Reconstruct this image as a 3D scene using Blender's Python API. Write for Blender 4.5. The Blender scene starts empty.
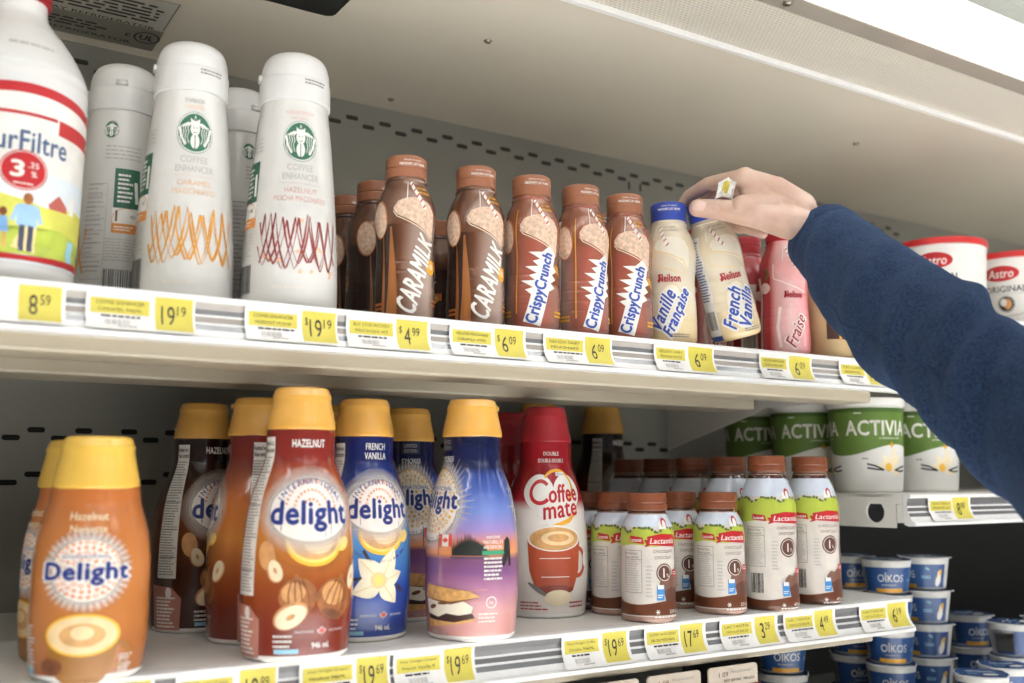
import bpy, bmesh, math, random
from mathutils import Vector, Matrix, Quaternion, noise
random.seed(7)
scene = bpy.context.scene
COL = scene.collection
PI = math.pi
CZ = 1.35                       # camera height above the store floor

# ------------------------------------------------------------------ camera
PITCH = math.atan(0.1365)
YAW = math.radians(32.4385)
cam_data = bpy.data.cameras.new('camera'); cam = bpy.data.objects.new('camera', cam_data); COL.objects.link(cam)
cam_data.sensor_width = 36.0; cam_data.lens = 36.0 * 1000 / 1024; cam_data.clip_start = 0.02
cam.location = (0, 0, CZ); cam.rotation_euler = (PI / 2 + PITCH, 0, -YAW)
cam_data.dof.use_dof = True; cam_data.dof.focus_distance = 1.27; cam_data.dof.aperture_fstop = 3.4
scene.camera = cam
# ------------------------------------------------------------------ world, lights, exposure
vs = scene.view_settings
scene.display_settings.display_device = 'sRGB'
vs.view_transform = 'Standard'; vs.look = 'None'; vs.gamma = 1.0; vs.use_curve_mapping = False
vs.exposure = -0.33
w = bpy.data.worlds.new('store'); scene.world = w; w.use_nodes = True
w.node_tree.nodes['Background'].inputs[0].default_value = (1.0, 0.99, 0.97, 1)
w.node_tree.nodes['Background'].inputs[1].default_value = 0.16

def area(name, loc, rot, sx, sy, power, color=(0.985, 0.99, 1.0), spread=180):
    d = bpy.data.lights.new(name, 'AREA'); d.shape = 'RECTANGLE'; d.size = sx; d.size_y = sy; d.energy = power; d.color = color; d.spread = math.radians(spread)
    o = bpy.data.objects.new(name, d); COL.objects.link(o); o.location = loc; o.rotation_euler = rot
    return o
# rows of the store's ceiling fluorescents over the aisle (long in x), facing down and a little to the case
area('ceiling_and_bounce_lamp', (-0.3, -0.15, 2.75), (math.radians(28), 0, 0), 2.2, 0.06, 13)
area('ceiling_and_bounce_lamp', (1.9, -0.15, 2.75), (math.radians(28), 0, 0), 1.8, 0.06, 13)
area('ceiling_and_bounce_lamp', (0.5, -1.7, 2.75), (math.radians(45), 0, 0), 4.5, 0.08, 8)
area('ceiling_and_bounce_lamp', (0.35, -1.9, 2.6), (math.radians(30), 0, 0), 0.06, 3.0, 6)
area('ceiling_and_bounce_lamp', (1.7, -1.9, 2.6), (math.radians(30), 0, 0), 0.06, 3.0, 6)
# added lamps shining straight down, so the floor's bounce brightens the case ceiling
area('ceiling_and_bounce_lamp', (0.8, -2.6, 2.9), (0, 0, 0), 5.0, 0.8, 430, spread=90)
area('ceiling_and_bounce_lamp', (0.8, -0.55, 2.9), (0, 0, 0), 4.0, 0.16, 230, spread=64)
# canopy lamp tube of the case, behind its diffuser
area('canopy_lamp_tube', (1.2, 0.79, CZ + 0.612), (math.radians(12), 0, 0), 2.6, 0.10, 2.6)

# ------------------------------------------------------------------ helpers
def lin(c): return c / 12.92 if c <= 0.04045 else ((c + 0.055) / 1.055) ** 2.4
def rgb(h):
    if isinstance(h, (tuple, list)): return (lin(h[0] / 255), lin(h[1] / 255), lin(h[2] / 255), 1)
    h = h.lstrip('#'); return tuple(lin(int(h[i:i + 2], 16) / 255) for i in (0, 2, 4)) + (1,)
MATS = {}
def mat(name, color, rough=0.5, metal=0.0, spec=0.5, var=0.04, scale=60, bump=0.0, coat=0.0, sss=0.0, emit=0.0):
    """principled material with a little procedural noise in its colour"""
    if name in MATS: return MATS[name]
    m = bpy.data.materials.new(name); m.use_nodes = True; nt = m.node_tree; b = nt.nodes['Principled BSDF']
    c = rgb(color)
    tc = nt.nodes.new('ShaderNodeTexCoord'); nz = nt.nodes.new('ShaderNodeTexNoise'); nz.inputs['Scale'].default_value = scale
    nz.inputs['Detail'].default_value = 3
    nt.links.new(tc.outputs['Object'], nz.inputs['Vector'])
    rp = nt.nodes.new('ShaderNodeValToRGB')
    rp.color_ramp.elements[0].position = 0.35; rp.color_ramp.elements[1].position = 0.65
    rp.color_ramp.elements[0].color = tuple(x * (1 - var) for x in c[:3]) + (1,)
    rp.color_ramp.elements[1].color = tuple(min(1, x * (1 + var)) for x in c[:3]) + (1,)
    nt.links.new(nz.outputs['Fac'], rp.inputs['Fac']); nt.links.new(rp.outputs['Color'], b.inputs['Base Color'])
    b.inputs['Roughness'].default_value = rough; b.inputs['Metallic'].default_value = metal
    b.inputs['Specular IOR Level'].default_value = spec
    if coat: b.inputs['Coat Weight'].default_value = coat; b.inputs['Coat Roughness'].default_value = 0.08
    if sss:
        b.inputs['Subsurface Weight'].default_value = sss; b.inputs['Subsurface Radius'].default_value = (0.006, 0.002, 0.001)
        b.inputs['Subsurface Scale'].default_value = 1.0
    if bump:
        bp = nt.nodes.new('ShaderNodeBump'); bp.inputs['Strength'].default_value = bump; bp.inputs['Distance'].default_value = 0.001
        nt.links.new(nz.outputs['Fac'], bp.inputs['Height']); nt.links.new(bp.outputs['Normal'], b.inputs['Normal'])
    if emit:
        b.inputs['Emission Color'].default_value = c; b.inputs['Emission Strength'].default_value = emit
    MATS[name] = m
    return m
def ramp_mat(name, stops, axis='v', rough=0.3, metal=0.0, spec=0.5, coat=0.0, wob=0.0, streak=0.0):
    """printed sleeve artwork: colour ramp over the bottle's height ('v') or round it ('u')"""
    if name in MATS: return MATS[name]
    m = bpy.data.materials.new(name); m.use_nodes = True; nt = m.node_tree; b = nt.nodes['Principled BSDF']
    uv = nt.nodes.new('ShaderNodeUVMap'); sp = nt.nodes.new('ShaderNodeSeparateXYZ'); nt.links.new(uv.outputs['UV'], sp.inputs[0])
    src = sp.outputs['Y' if axis == 'v' else 'X']
    if wob:
        nz = nt.nodes.new('ShaderNodeTexNoise'); nz.inputs['Scale'].default_value = 7; nz.inputs['Detail'].default_value = 4
        nt.links.new(uv.outputs['UV'], nz.inputs['Vector'])
        ma = nt.nodes.new('ShaderNodeMath'); ma.operation = 'MULTIPLY_ADD'; ma.inputs[1].default_value = wob
        nt.links.new(nz.outputs['Fac'], ma.inputs[0]); nt.links.new(src, ma.inputs[2])
        sb = nt.nodes.new('ShaderNodeMath'); sb.operation = 'SUBTRACT'; sb.inputs[1].default_value = wob * 0.5
        nt.links.new(ma.outputs[0], sb.inputs[0]); src = sb.outputs[0]
    rp = nt.nodes.new('ShaderNodeValToRGB'); nt.links.new(src, rp.inputs['Fac'])
    els = rp.color_ramp.elements
    while len(els) > 1: els.remove(els[-1])
    els[0].position = stops[0][0]; els[0].color = rgb(stops[0][1])
    for p, c in stops[1:]:
        e = els.new(p); e.color = rgb(c)
    nt.links.new(rp.outputs['Color'], b.inputs['Base Color'])
    b.inputs['Roughness'].default_value = rough; b.inputs['Metallic'].default_value = metal; b.inputs['Specular IOR Level'].default_value = spec
    if coat: b.inputs['Coat Weight'].default_value = coat; b.inputs['Coat Roughness'].default_value = 0.06
    MATS[name] = m
    return m
def link_mesh(name, bm, mats, parent=None, smooth=True):
    me = bpy.data.meshes.new(name); bm.normal_update(); bm.to_mesh(me); bm.free()
    for m in (mats if isinstance(mats, (list, tuple)) else [mats]): me.materials.append(m)
    if smooth:
        for p in me.polygons: p.use_smooth = True
    o = bpy.data.objects.new(name, me); COL.objects.link(o)
    if parent: o.parent = parent
    return o
def thing(name, label, cat, loc=(0, 0, 0), rz=0.0, group=None):
    o = bpy.data.objects.new(name, None); COL.objects.link(o); o.location = loc; o.rotation_euler = (0, 0, rz); o.empty_display_size = 0.02
    return tag(o, label, cat, group)
def tag(o, label, cat, group=None):
    o['label'] = label; o['category'] = cat
    if group: o['group'] = group
    return o
def dup(root, loc, rz=0.0, label=None, group=None):
    r = root.copy(); COL.objects.link(r); r.location = loc; r.rotation_euler = (0, 0, rz)
    if label: r['label'] = label
    if group: r['group'] = group
    for ch in list(root.children):
        c = ch.copy(); COL.objects.link(c); c.parent = r
        for g in ch.children:
            d = g.copy(); COL.objects.link(d); d.parent = c
    return r
def structure(o): o['kind'] = 'structure'; return o
def add_box(bm, x0, x1, y0, y1, z0, z1, mi=0, bev=0.0):
    vs_ = [bm.verts.new((x, y, z)) for z in (z0, z1) for y in (y0, y1) for x in (x0, x1)]
    fs = [bm.faces.new([vs_[i] for i in f]) for f in ((0, 2, 3, 1), (4, 5, 7, 6), (0, 1, 5, 4), (2, 6, 7, 3), (0, 4, 6, 2), (1, 3, 7, 5))]
    for f in fs: f.material_index = mi
    if bev:
        es = list({e for f in fs for e in f.edges})
        r = bmesh.ops.bevel(bm, geom=es, offset=bev, segments=2, affect='EDGES', profile=0.5)
        for f in r['faces']: f.material_index = mi
def extrude_profile(bm, prof, x0, x1, mi=None, close=True):
    """prof = [(y, z)...] swept along x, ends capped"""
    a = [bm.verts.new((x0, y, z)) for y, z in prof]; b = [bm.verts.new((x1, y, z)) for y, z in prof]
    n = len(prof)
    for i in range(n if close else n - 1):
        j = (i + 1) % n
        f = bm.faces.new((a[i], b[i], b[j], a[j]))
        if mi: f.material_index = mi[i]
    if close:
        bm.faces.new(a); bm.faces.new(b[::-1])
    bmesh.ops.recalc_face_normals(bm, faces=bm.faces)
# ---- lathe bodies with a smooth profile r(z)
class Prof:
    def __init__(s, pts, ax=1.0, ay=1.0):
        s.p = pts; s.ax, s.ay = ax, ay; s.h = pts[-1][0]
        n = len(pts); z = [p[0] for p in pts]; r = [p[1] for p in pts]
        d = [(r[i + 1] - r[i]) / max(1e-9, z[i + 1] - z[i]) for i in range(n - 1)]
        m = [d[0]] + [0 if d[i - 1] * d[i] <= 0 else 2 * d[i - 1] * d[i] / (d[i - 1] + d[i]) for i in range(1, n - 1)] + [d[-1]]
        s.z, s.rr, s.m = z, r, m; s.R0 = max(r)
    def r(s, zz):
        z = s.z
        if zz <= z[0]: return s.rr[0]
        if zz >= z[-1]: return s.rr[-1]
        i = 0
        while z[i + 1] < zz: i += 1
        h = z[i + 1] - z[i]; t = (zz - z[i]) / h
        return ((2 * t**3 - 3 * t * t + 1) * s.rr[i] + (t**3 - 2 * t * t + t) * h * s.m[i] + (-2 * t**3 + 3 * t * t) * s.rr[i + 1] + (t**3 - t * t) * h * s.m[i + 1])
    def pt(s, u, v, off=0.0):
        th = u / s.R0; r = s.r(v) + off
        return (s.ax * r * math.sin(th), -s.ay * r * math.cos(th), v)
def lathe(bm, prof, z0=None, z1=None, segs=56, step=0.003, mi=None, cap0=True, cap1=True, extra=None):
    z0 = prof.z[0] if z0 is None else z0; z1 = prof.z[-1] if z1 is None else z1
    zs = sorted(set([round(z0 + (z1 - z0) * i / max(1, int((z1 - z0) / step)), 5) for i in range(int((z1 - z0) / step) + 1)] + [round(z, 5) for z in prof.z if z0 <= z <= z1] + [round(z1, 5)]))
    uvl = bm.loops.layers.uv.verify()
    rings = []
    for z in zs:
        r = prof.r(z) + (extra(z) if extra else 0)
        rings.append([bm.verts.new((prof.ax * r * math.sin(2 * PI * (i / segs - 0.5)), -prof.ay * r * math.cos(2 * PI * (i / segs - 0.5)), z)) for i in range(segs)])
    h = prof.h
    for k in range(len(zs) - 1):
        for i in range(segs):
            j = (i + 1) % segs
            f = bm.faces.new((rings[k][i], rings[k][j], rings[k + 1][j], rings[k + 1][i])); f.smooth = True
            for l, (uu, vv) in zip(f.loops, ((i / segs, zs[k] / h), ((i + 1) / segs, zs[k] / h), ((i + 1) / segs, zs[k + 1] / h), (i / segs, zs[k + 1] / h))): l[uvl].uv = (uu, vv)
            if mi: f.material_index = mi((zs[k] + zs[k + 1]) / 2, (i + 0.5) / segs)
    if cap0:
        f = bm.faces.new(rings[0][::-1])
        if mi: f.material_index = mi(zs[0], 0)
        for l in f.loops: l[uvl].uv = (0.5, 0)
    if cap1:
        f = bm.faces.new(rings[-1])
        if mi: f.material_index = mi(zs[-1], 0)
        for l in f.loops: l[uvl].uv = (0.5, 1)
def tube(bm, pts, r, segs=10, mi=0, closed_ends=True):
    pts = [Vector(p) for p in pts]; rings = []; n = len(pts); up = Vector((0, 0, 1))
    for i, p in enumerate(pts):
        t = (pts[min(i + 1, n - 1)] - pts[max(i - 1, 0)]).normalized()
        a = t.cross(up); a = a.normalized() if a.length > 1e-4 else Vector((1, 0, 0)); b = a.cross(t)
        rr = r[i] if isinstance(r, (list, tuple)) else r
        rings.append([bm.verts.new(p + (a * math.cos(2 * PI * k / segs) + b * math.sin(2 * PI * k / segs)) * rr) for k in range(segs)])
    for i in range(n - 1):
        for k in range(segs):
            f = bm.faces.new((rings[i][k], rings[i][(k + 1) % segs], rings[i + 1][(k + 1) % segs], rings[i + 1][k])); f.material_index = mi; f.smooth = True
    if closed_ends:
        for q in (rings[0][::-1], rings[-1]):
            f = bm.faces.new(q); f.material_index = mi
# ---- printed artwork, laid on a surface
_TC = {}
def text_geo(s, bold=0.0):
    k = (s, round(bold, 3))
    if k in _TC: return _TC[k]
    c = bpy.data.curves.new('t', 'FONT'); c.body = s; c.size = 1; c.resolution_u = 3; c.space_character = 1.0 + bold * 2.0
    o = bpy.data.objects.new('t', c); COL.objects.link(o)
    dg = bpy.context.evaluated_depsgraph_get(); me = bpy.data.meshes.new_from_object(o.evaluated_get(dg))
    v = [(x.co.x, x.co.y) for x in me.vertices]; f = [tuple(p.vertices) for p in me.polygons]
    bpy.data.objects.remove(o); bpy.data.curves.remove(c); bpy.data.meshes.remove(me)
    if not v: v = [(0, 0), (1, 0), (1, 1)]; f = []
    x0 = min(a for a, _ in v); x1 = max(a for a, _ in v); y0 = min(b for _, b in v); y1 = max(b for _, b in v)
    _TC[k] = (v, f, x0, x1, y0, y1)
    return _TC[k]
class Art:
    def __init__(s): s.items = []; s.dx = 0.0
    def _add(s, v, f, m, layer): s.items.append(([(x + s.dx, y) for x, y in v], f, m, layer))
    def poly(s, pts, m, layer=1): s._add(list(pts), [tuple(range(len(pts)))], m, layer)
    def rect(s, x, y, w_, h, m, layer=1): s.poly([(x - w_ / 2, y - h / 2), (x + w_ / 2, y - h / 2), (x + w_ / 2, y + h / 2), (x - w_ / 2, y + h / 2)], m, layer)
    def ell(s, x, y, rx, ry, m, layer=1, rot=0.0, n=28, a0=0, a1=2 * PI):
        c, q = math.cos(rot), math.sin(rot); P = []
        nn = n if a1 - a0 >= 2 * PI - 1e-6 else n + 1
        for i in range(nn):
            a = a0 + (a1 - a0) * i / n; px, py = rx * math.cos(a), ry * math.sin(a); P.append((x + px * c - py * q, y + px * q + py * c))
        s.poly(P, m, layer)
    def ring(s, x, y, rx, ry, t, m, layer=1, a0=0, a1=2 * PI, n=32):
        v = []; f = []
        for i in range(n + 1):
            a = a0 + (a1 - a0) * i / n
            v += [(x + rx * math.cos(a), y + ry * math.sin(a)), (x + (rx - t) * math.cos(a), y + (ry - t) * math.sin(a))]
            if i: f.append((2 * i - 2, 2 * i, 2 * i + 1, 2 * i - 1))
        s._add(v, f, m, layer)
    def stroke(s, pts, w_, m, layer=1, taper=None):
        v = []; f = []; n = len(pts)
        for i, (x, y) in enumerate(pts):
            ax, ay = pts[max(0, i - 1)]; bx, by = pts[min(n - 1, i + 1)]
            L = math.hypot(bx - ax, by - ay) or 1e-6; nx, ny = -(by - ay) / L, (bx - ax) / L
            ww = w_ / 2 * (taper(i / (n - 1)) if taper else 1)
            v += [(x + nx * ww, y + ny * ww), (x - nx * ww, y - ny * ww)]
            if i: f.append((2 * i - 2, 2 * i - 1, 2 * i + 1, 2 * i))
        s._add(v, f, m, layer)
    def star(s, x, y, r0, r1, n, m, layer=1, rot=0.0):
        s.poly([(x + (r0 if i % 2 == 0 else r1) * math.cos(rot + PI * i / n), y + (r0 if i % 2 == 0 else r1) * math.sin(rot + PI * i / n)) for i in range(2 * n)], m, layer)
    def text(s, t, x, y, m, h=None, w_=None, bold=0.0, shear=0.0, rot=0.0, layer=2, align='c'):
        v, f, x0, x1, y0, y1 = text_geo(t, bold)
        sx = w_ / (x1 - x0) if w_ else None; sy = h / (y1 - y0) if h else None
        sx = sx or sy; sy = sy or sx
        cx = {'c': (x0 + x1) / 2, 'l': x0, 'r': x1}[align]; c, q = math.cos(rot), math.sin(rot); P = []
        for a, b in v:
            py = (b - (y0 + y1) / 2) * sy; px = (a - cx) * sx + shear * py; P.append((x + px * c - py * q, y + px * q + py * c))
        k = bold * (h or w_ * .3) * 1.1
        for ox, oy in (((0, 0),) if k < 0.00007 else ((-k, 0), (k, 0)) if k < 0.00020 else ((-k, 0), (k, 0), (0, -k), (0, k))):
            s._add([(a + ox, b2 + oy) for a, b2 in P], f, m, layer)
    def arc_text(s, t, cx, cy, rx, ry, m, h, a0, a1, bold=0.02, layer=2):
        n = len(t)
        for i, ch in enumerate(t):
            if ch == ' ': continue
            a = a0 + (a1 - a0) * (i + 0.5) / n
            s.text(ch, cx + rx * math.cos(a), cy + ry * math.sin(a), m, h=h, bold=bold, rot=a - PI / 2 if a1 < a0 else a + PI / 2, layer=layer)
    def greek(s, x, y, w_, h, rows, m, layer=2, fill=0.55, seed=1, jag=0.35):
        """rows of illegibly small print"""
        R = random.Random(seed); dy = h / rows; v = []; f = []
        for k in range(rows):
            yy = y + h / 2 - (k + 0.5) * dy; xx = x - w_ / 2; end = x + w_ / 2 - w_ * jag * R.random()
            while xx < end:
                ww = min(end - xx, w_ * (0.06 + 0.16 * R.random())); b = len(v)
                v += [(xx, yy - dy * fill / 2), (xx + ww, yy - dy * fill / 2), (xx + ww, yy + dy * fill / 2), (xx, yy + dy * fill / 2)]
                f.append((b, b + 1, b + 2, b + 3)); xx += ww + w_ * 0.03
        s._add(v, f, m, layer)
    def barcode(s, x, y, w_, h, m, layer=2, seed=3):
        R = random.Random(seed); xx = x - w_ / 2; v = []; f = []
        while xx < x + w_ / 2:
            ww = w_ * R.choice((0.012, 0.02, 0.03)); b = len(v)
            v += [(xx, y - h / 2), (xx + ww, y - h / 2), (xx + ww, y + h / 2), (xx, y + h / 2)]; f.append((b, b + 1, b + 2, b + 3)); xx += ww + w_ * R.choice((0.012, 0.02, 0.035))
        s._add(v, f, m, layer)
    def build(s, name, fn, parent=None, du=0.0032, dv=0.0036, base=0.00012, lay=0.00011, su=1.0):
        mats = []; big = bmesh.new()
        groups = {}
        for v, f, m, layer in s.items: groups.setdefault((m, layer), []).append((v, f))
        for (m, layer), lst in groups.items():
            if m not in mats: mats.append(m)
            mi = mats.index(m); bm = bmesh.new()
            for v, f in lst:
                V = [bm.verts.new((x * su, y, 0)) for x, y in v]
                for q in f:
                    try: bm.faces.new([V[i] for i in q])
                    except ValueError: pass
            bmesh.ops.triangulate(bm, faces=[f for f in bm.faces if len(f.verts) > 4])
            for ax, d in ((0, du), (1, dv)):
                if not d or not bm.verts: continue
                lo = min(q.co[ax] for q in bm.verts); hi = max(q.co[ax] for q in bm.verts); k = math.floor(lo / d) + 1
                while k * d < hi - 1e-6:
                    no = (1, 0, 0) if ax == 0 else (0, 1, 0); co = (k * d, 0, 0) if ax == 0 else (0, k * d, 0)
                    bmesh.ops.bisect_plane(bm, geom=bm.verts[:] + bm.edges[:] + bm.faces[:], dist=1e-7, plane_co=co, plane_no=no); k += 1
            for f in bm.faces:
                if f.normal.z < 0 or (f.calc_area() > 0 and f.normal.z < 0): f.normal_flip()
            bm.normal_update()
            for f in bm.faces:
                if f.normal.z < 0: f.normal_flip()
            off = base + lay * layer
            M = {q: big.verts.new(fn(q.co.x, q.co.y, off)) for q in bm.verts}
            for f in bm.faces:
                try:
                    nf = big.faces.new([M[q] for q in f.verts]); nf.material_index = mi; nf.smooth = True
                except ValueError: pass
            bm.free()
        return link_mesh(name, big, mats, parent)
def glow_mat(a):
    n = 'soft_glow_print_%d' % int(a * 100)
    if n in MATS: return MATS[n]
    m = mat(n, (240, 232, 224), 0.35); nt = m.node_tree; tr = nt.nodes.new('ShaderNodeBsdfTransparent'); mx = nt.nodes.new('ShaderNodeMixShader'); mx.inputs[0].default_value = a
    out = nt.nodes['Material Output']; nt.links.new(tr.outputs[0], mx.inputs[1]); nt.links.new(nt.nodes['Principled BSDF'].outputs[0], mx.inputs[2]); nt.links.new(mx.outputs[0], out.inputs[0])
    return m
def glow(A, x, y, rx, ry, layer, spread=0.014):
    """soft-edged printed halo"""
    for k, a in ((1.0, .16), (.75, .2), (.5, .25), (.25, .35)): A.ell(x, y, rx + spread * k, ry + spread * k, glow_mat(a), layer - k * 0.6, n=44)
    A.ell(x, y, rx, ry, MATS.get('pale_glow_print') or mat('pale_glow_print', (240, 232, 224), .35), layer, n=44)
# ---- photo geometry: the ray through an image point, at a given forward distance
FW = Vector((math.sin(YAW) * math.cos(PITCH), math.cos(YAW) * math.cos(PITCH), math.sin(PITCH)))
RT = Vector((math.cos(YAW), -math.sin(YAW), 0)); UP = RT.cross(FW)
def at(px, py, d): return Vector((0, 0, CZ)) + (FW + RT * ((px - 512) / 1000) - UP * ((py - 341.5) / 1000)) * d
def aisle(x, y, deg=0.0): return math.atan2(-x, y) + math.radians(deg)      # turn towards the shopper, then by deg

# ------------------------------------------------------------------ materials
WHITE = mat('white_plastic', (232, 230, 225), 0.35)
INK = mat('black_ink', (38, 36, 38), 0.6)
GREY = mat('grey_ink', (125, 122, 120), 0.6)
PALE = mat('pale_grey_ink', (176, 172, 168), 0.6)
PAPER = mat('white_paper', (236, 234, 230), 0.55)
LABELW = mat('white_label_print', (234, 231, 224), 0.35)
YELLOW = mat('yellow_tag_print', (206, 192, 82), 0.55)
NAVY = mat('navy_ink', (36, 52, 120), 0.4)
GOLD = mat('gold_print', (226, 165, 45), 0.4)
RED = mat('red_print', (176, 36, 40), 0.35)
CREAM = mat('cream_print', (240, 226, 196), 0.4)
SHELFW = mat('shelf_white_enamel', (226, 223, 216), 0.32, var=0.02, scale=9)
WALLM = mat('back_wall_enamel', (146, 145, 136), 0.45, var=0.03, scale=5)
SLOT = mat('vent_slot_dark', (14, 15, 15), 0.8)
BEAMM = mat('beam_enamel', (168, 158, 138), 0.4, var=0.02, scale=9)
CEILM = mat('ceiling_enamel', (244, 235, 216), 0.10, metal=0.05, spec=1.0, var=0.02, scale=4, coat=1.0)
RAILM = mat('price_rail_plastic', (233, 232, 229), 0.28, var=0.02)
RAILG = mat('price_rail_groove', (150, 150, 150), 0.25, metal=0.5)
RAILD = mat('price_rail_gap', (92, 90, 90), 0.3)
FASCIA = mat('canopy_aluminium', (205, 196, 184), 0.22, metal=0.55, scale=8)

# ------------------------------------------------------------------ the setting
ZB, ZT = CZ - 0.176, CZ + 0.178        # lower and upper shelf surfaces
XE = 1.319                             # where this bay of shelves ends
YW = 1.50                              # back wall
bm = bmesh.new(); add_box(bm, -4, 5, -4.5, 2.2, -0.05, 0)
structure(link_mesh('floor', bm, mat('store_floor_tile', (208, 207, 204), 0.3, scale=3), smooth=False))
def slot_shape(bm, x, z, w_, h, y):
    n = 6; P = []
    for sgn, cx in ((1, x + w_ / 2 - h / 2), (-1, x - w_ / 2 + h / 2)):
        for i in range(n + 1):
            a = sgn * (-PI / 2) + PI * i / n if sgn == 1 else PI / 2 + PI * i / n
            P.append((cx + h / 2 * math.cos(a), z + h / 2 * math.sin(a)))
    f = bm.faces.new([bm.verts.new((px, y, pz)) for px, pz in P]); f.material_index = 2 if z > CZ + 0.3 else 1
    f.normal_update()
    if f.normal.y > 0: f.normal_flip()
bm = bmesh.new(); add_box(bm, -1.0, 3.4, YW, YW + 0.05, 0, CZ + 0.66)
for z, ph in ((0.597, 0.0), (0.586, 0.03), (0.065, 0.004), (0.054, 0.034), (0.005, 0.004), (-0.006, 0.034), (0.537, 0.0), (0.526, 0.03)):
    if z in (0.537, 0.526): continue
    k = -12
    while k < (34 if z > 0.3 else 22):
        slot_shape(bm, 0.636 + ph + (k - 10) * 0.0605 if z > 0.3 else ph + k * 0.0605, CZ + z, 0.0225, 0.0075, YW - 0.0006); k += 1
for x in (1.228, 1.257):       # slots of the shelf upright
    for k in range(14):
        f = bm.faces.new([bm.verts.new((x + a, YW - 0.0006, CZ + 0.575 - 0.028 * k + c)) for a, c in ((-.0022, -.008), (.0022, -.008), (.0022, .008), (-.0022, .008))]); f.material_index = 1
structure(link_mesh('wall_back', bm, [WALLM, SLOT, mat('vent_slot_hazed', (58, 56, 52), 0.8)], smooth=False))  # upper slots: haze is put into their paler grey
bm = bmesh.new(); add_box(bm, XE + 0.02, 3.4, YW - 0.006, YW - 0.001, 0, CZ - 0.045)  # dark sheet added before the back wall, standing in for the bay's shade
structure(link_mesh('wall_back_shade_sheet', bm, mat('recess_shade_colour', (34, 36, 34), 0.5), smooth=False))
bm = bmesh.new(); add_box(bm, -1.0, 3.4, 1.013, YW + 0.05, CZ + 0.625, CZ + 0.66)
structure(link_mesh('ceiling', bm, CEILM, smooth=False))
# canopy front: honeycomb air grille, aluminium fascia, lamp diffuser, outer trim
bm = bmesh.new(); extrude_profile(bm, [(1.013, CZ + 0.6215), (1.013, CZ + 0.64), (1.006, CZ + 0.64), (1.006, CZ + 0.6215)], -1.0, 3.4)
structure(link_mesh('trim_1', bm, RAILM, smooth=False))
hm = bpy.data.materials.new('honeycomb_grille'); hm.use_nodes = True; nt = hm.node_tree; b = nt.nodes['Principled BSDF']
tc = nt.nodes.new('ShaderNodeTexCoord'); br = nt.nodes.new('ShaderNodeTexBrick'); mp = nt.nodes.new('ShaderNodeMapping')
mp.inputs['Scale'].default_value = (1, 1, 1); nt.links.new(tc.outputs['Object'], mp.inputs[0]); nt.links.new(mp.outputs[0], br.inputs['Vector'])
br.inputs['Scale'].default_value = 1.0; br.inputs['Brick Width'].default_value = 0.0075; br.inputs['Row Height'].default_value = 0.0055
br.inputs['Mortar Size'].default_value = 0.0011; br.inputs['Mortar Smooth'].default_value = 0.4
br.inputs['Color1'].default_value = rgb((196, 189, 174)); br.inputs['Color2'].default_value = rgb((200, 193, 178)); br.inputs['Mortar'].default_value = rgb((226, 220, 206))
nt.links.new(br.outputs['Color'], b.inputs['Base Color']); b.inputs['Roughness'].default_value = 0.5
bpn = nt.nodes.new('ShaderNodeBump'); bpn.inputs['Distance'].default_value = 0.002; nt.links.new(br.outputs['Fac'], bpn.inputs['Height']); nt.links.new(bpn.outputs['Normal'], b.inputs['Normal'])
bm = bmesh.new(); add_box(bm, -1.0, 3.4, 0.880, 1.0055, CZ + 0.630, CZ + 0.65)
tag(link_mesh('air_grille', bm, hm, smooth=False), 'long white honeycomb air grille along the front of the case ceiling', 'grille')
bm = bmesh.new(); extrude_profile(bm, [(0.880, CZ + 0.6255), (0.880, CZ + 0.66), (0.845, CZ + 0.66), (0.845, CZ + 0.6235)], -1.0, 3.4)
structure(link_mesh('trim_2', bm, FASCIA, smooth=False))
bm = bmesh.new(); extrude_profile(bm, [(0.8445, CZ + 0.6245), (0.8445, CZ + 0.66), (0.728, CZ + 0.66), (0.728, CZ + 0.6245), (0.76, CZ + 0.6195), (0.80, CZ + 0.6190)], -1.0, 3.4)
tag(link_mesh('canopy_lamp', bm, mat('lamp_diffuser', (244, 243, 240), 0.4, emit=0.72, var=0.0), smooth=False), 'bright white lamp diffuser panel along the canopy front, top right corner', 'lamp')
bm = bmesh.new(); extrude_profile(bm, [(0.7275, CZ + 0.622), (0.7275, CZ + 0.70), (0.62, CZ + 0.70), (0.62, CZ + 0.64), (0.70, CZ + 0.622)], -1.0, 3.4)
structure(link_mesh('trim_3', bm, mat('outer_canopy_grey', (168, 172, 164), 0.35), smooth=False))
def rivet(x, y, z, lab, r=0.0055):
    bm = bmesh.new(); lathe(bm, Prof([(0, r * 1.15), (0.0008, r * 1.15), (0.0012, r), (0.0026, r * 0.8), (0.0032, r * 0.3)]), segs=20, step=0.0005)
    bmesh.ops.rotate(bm, verts=bm.verts, matrix=Matrix.Rotation(PI, 3, 'X'))
    add_box(bm, -r * 0.6, r * 0.6, -0.0006, 0.0006, -0.0036, -0.003, 1)
    o = link_mesh('screw', bm, [mat('screw_steel', (150, 142, 128), 0.3, metal=0.9), INK]); o.location = (x, y, z)
    tag(o, lab, 'screw')
rivet(0.706, 1.176, CZ + 0.625, 'round steel screw head in the middle of the glossy case ceiling')
rivet(0.686, 1.455, CZ + 0.625, 'dark screw head at the back of the ceiling above the vent slots', 0.005)
rivet(1.522, 1.186, CZ + 0.625, 'screw head in the ceiling at right above the red-lidded tubs')
rivet(0.981, 0.862, CZ + 0.6238, 'round screw in the aluminium strip beside the white lamp panel', 0.006)
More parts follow.
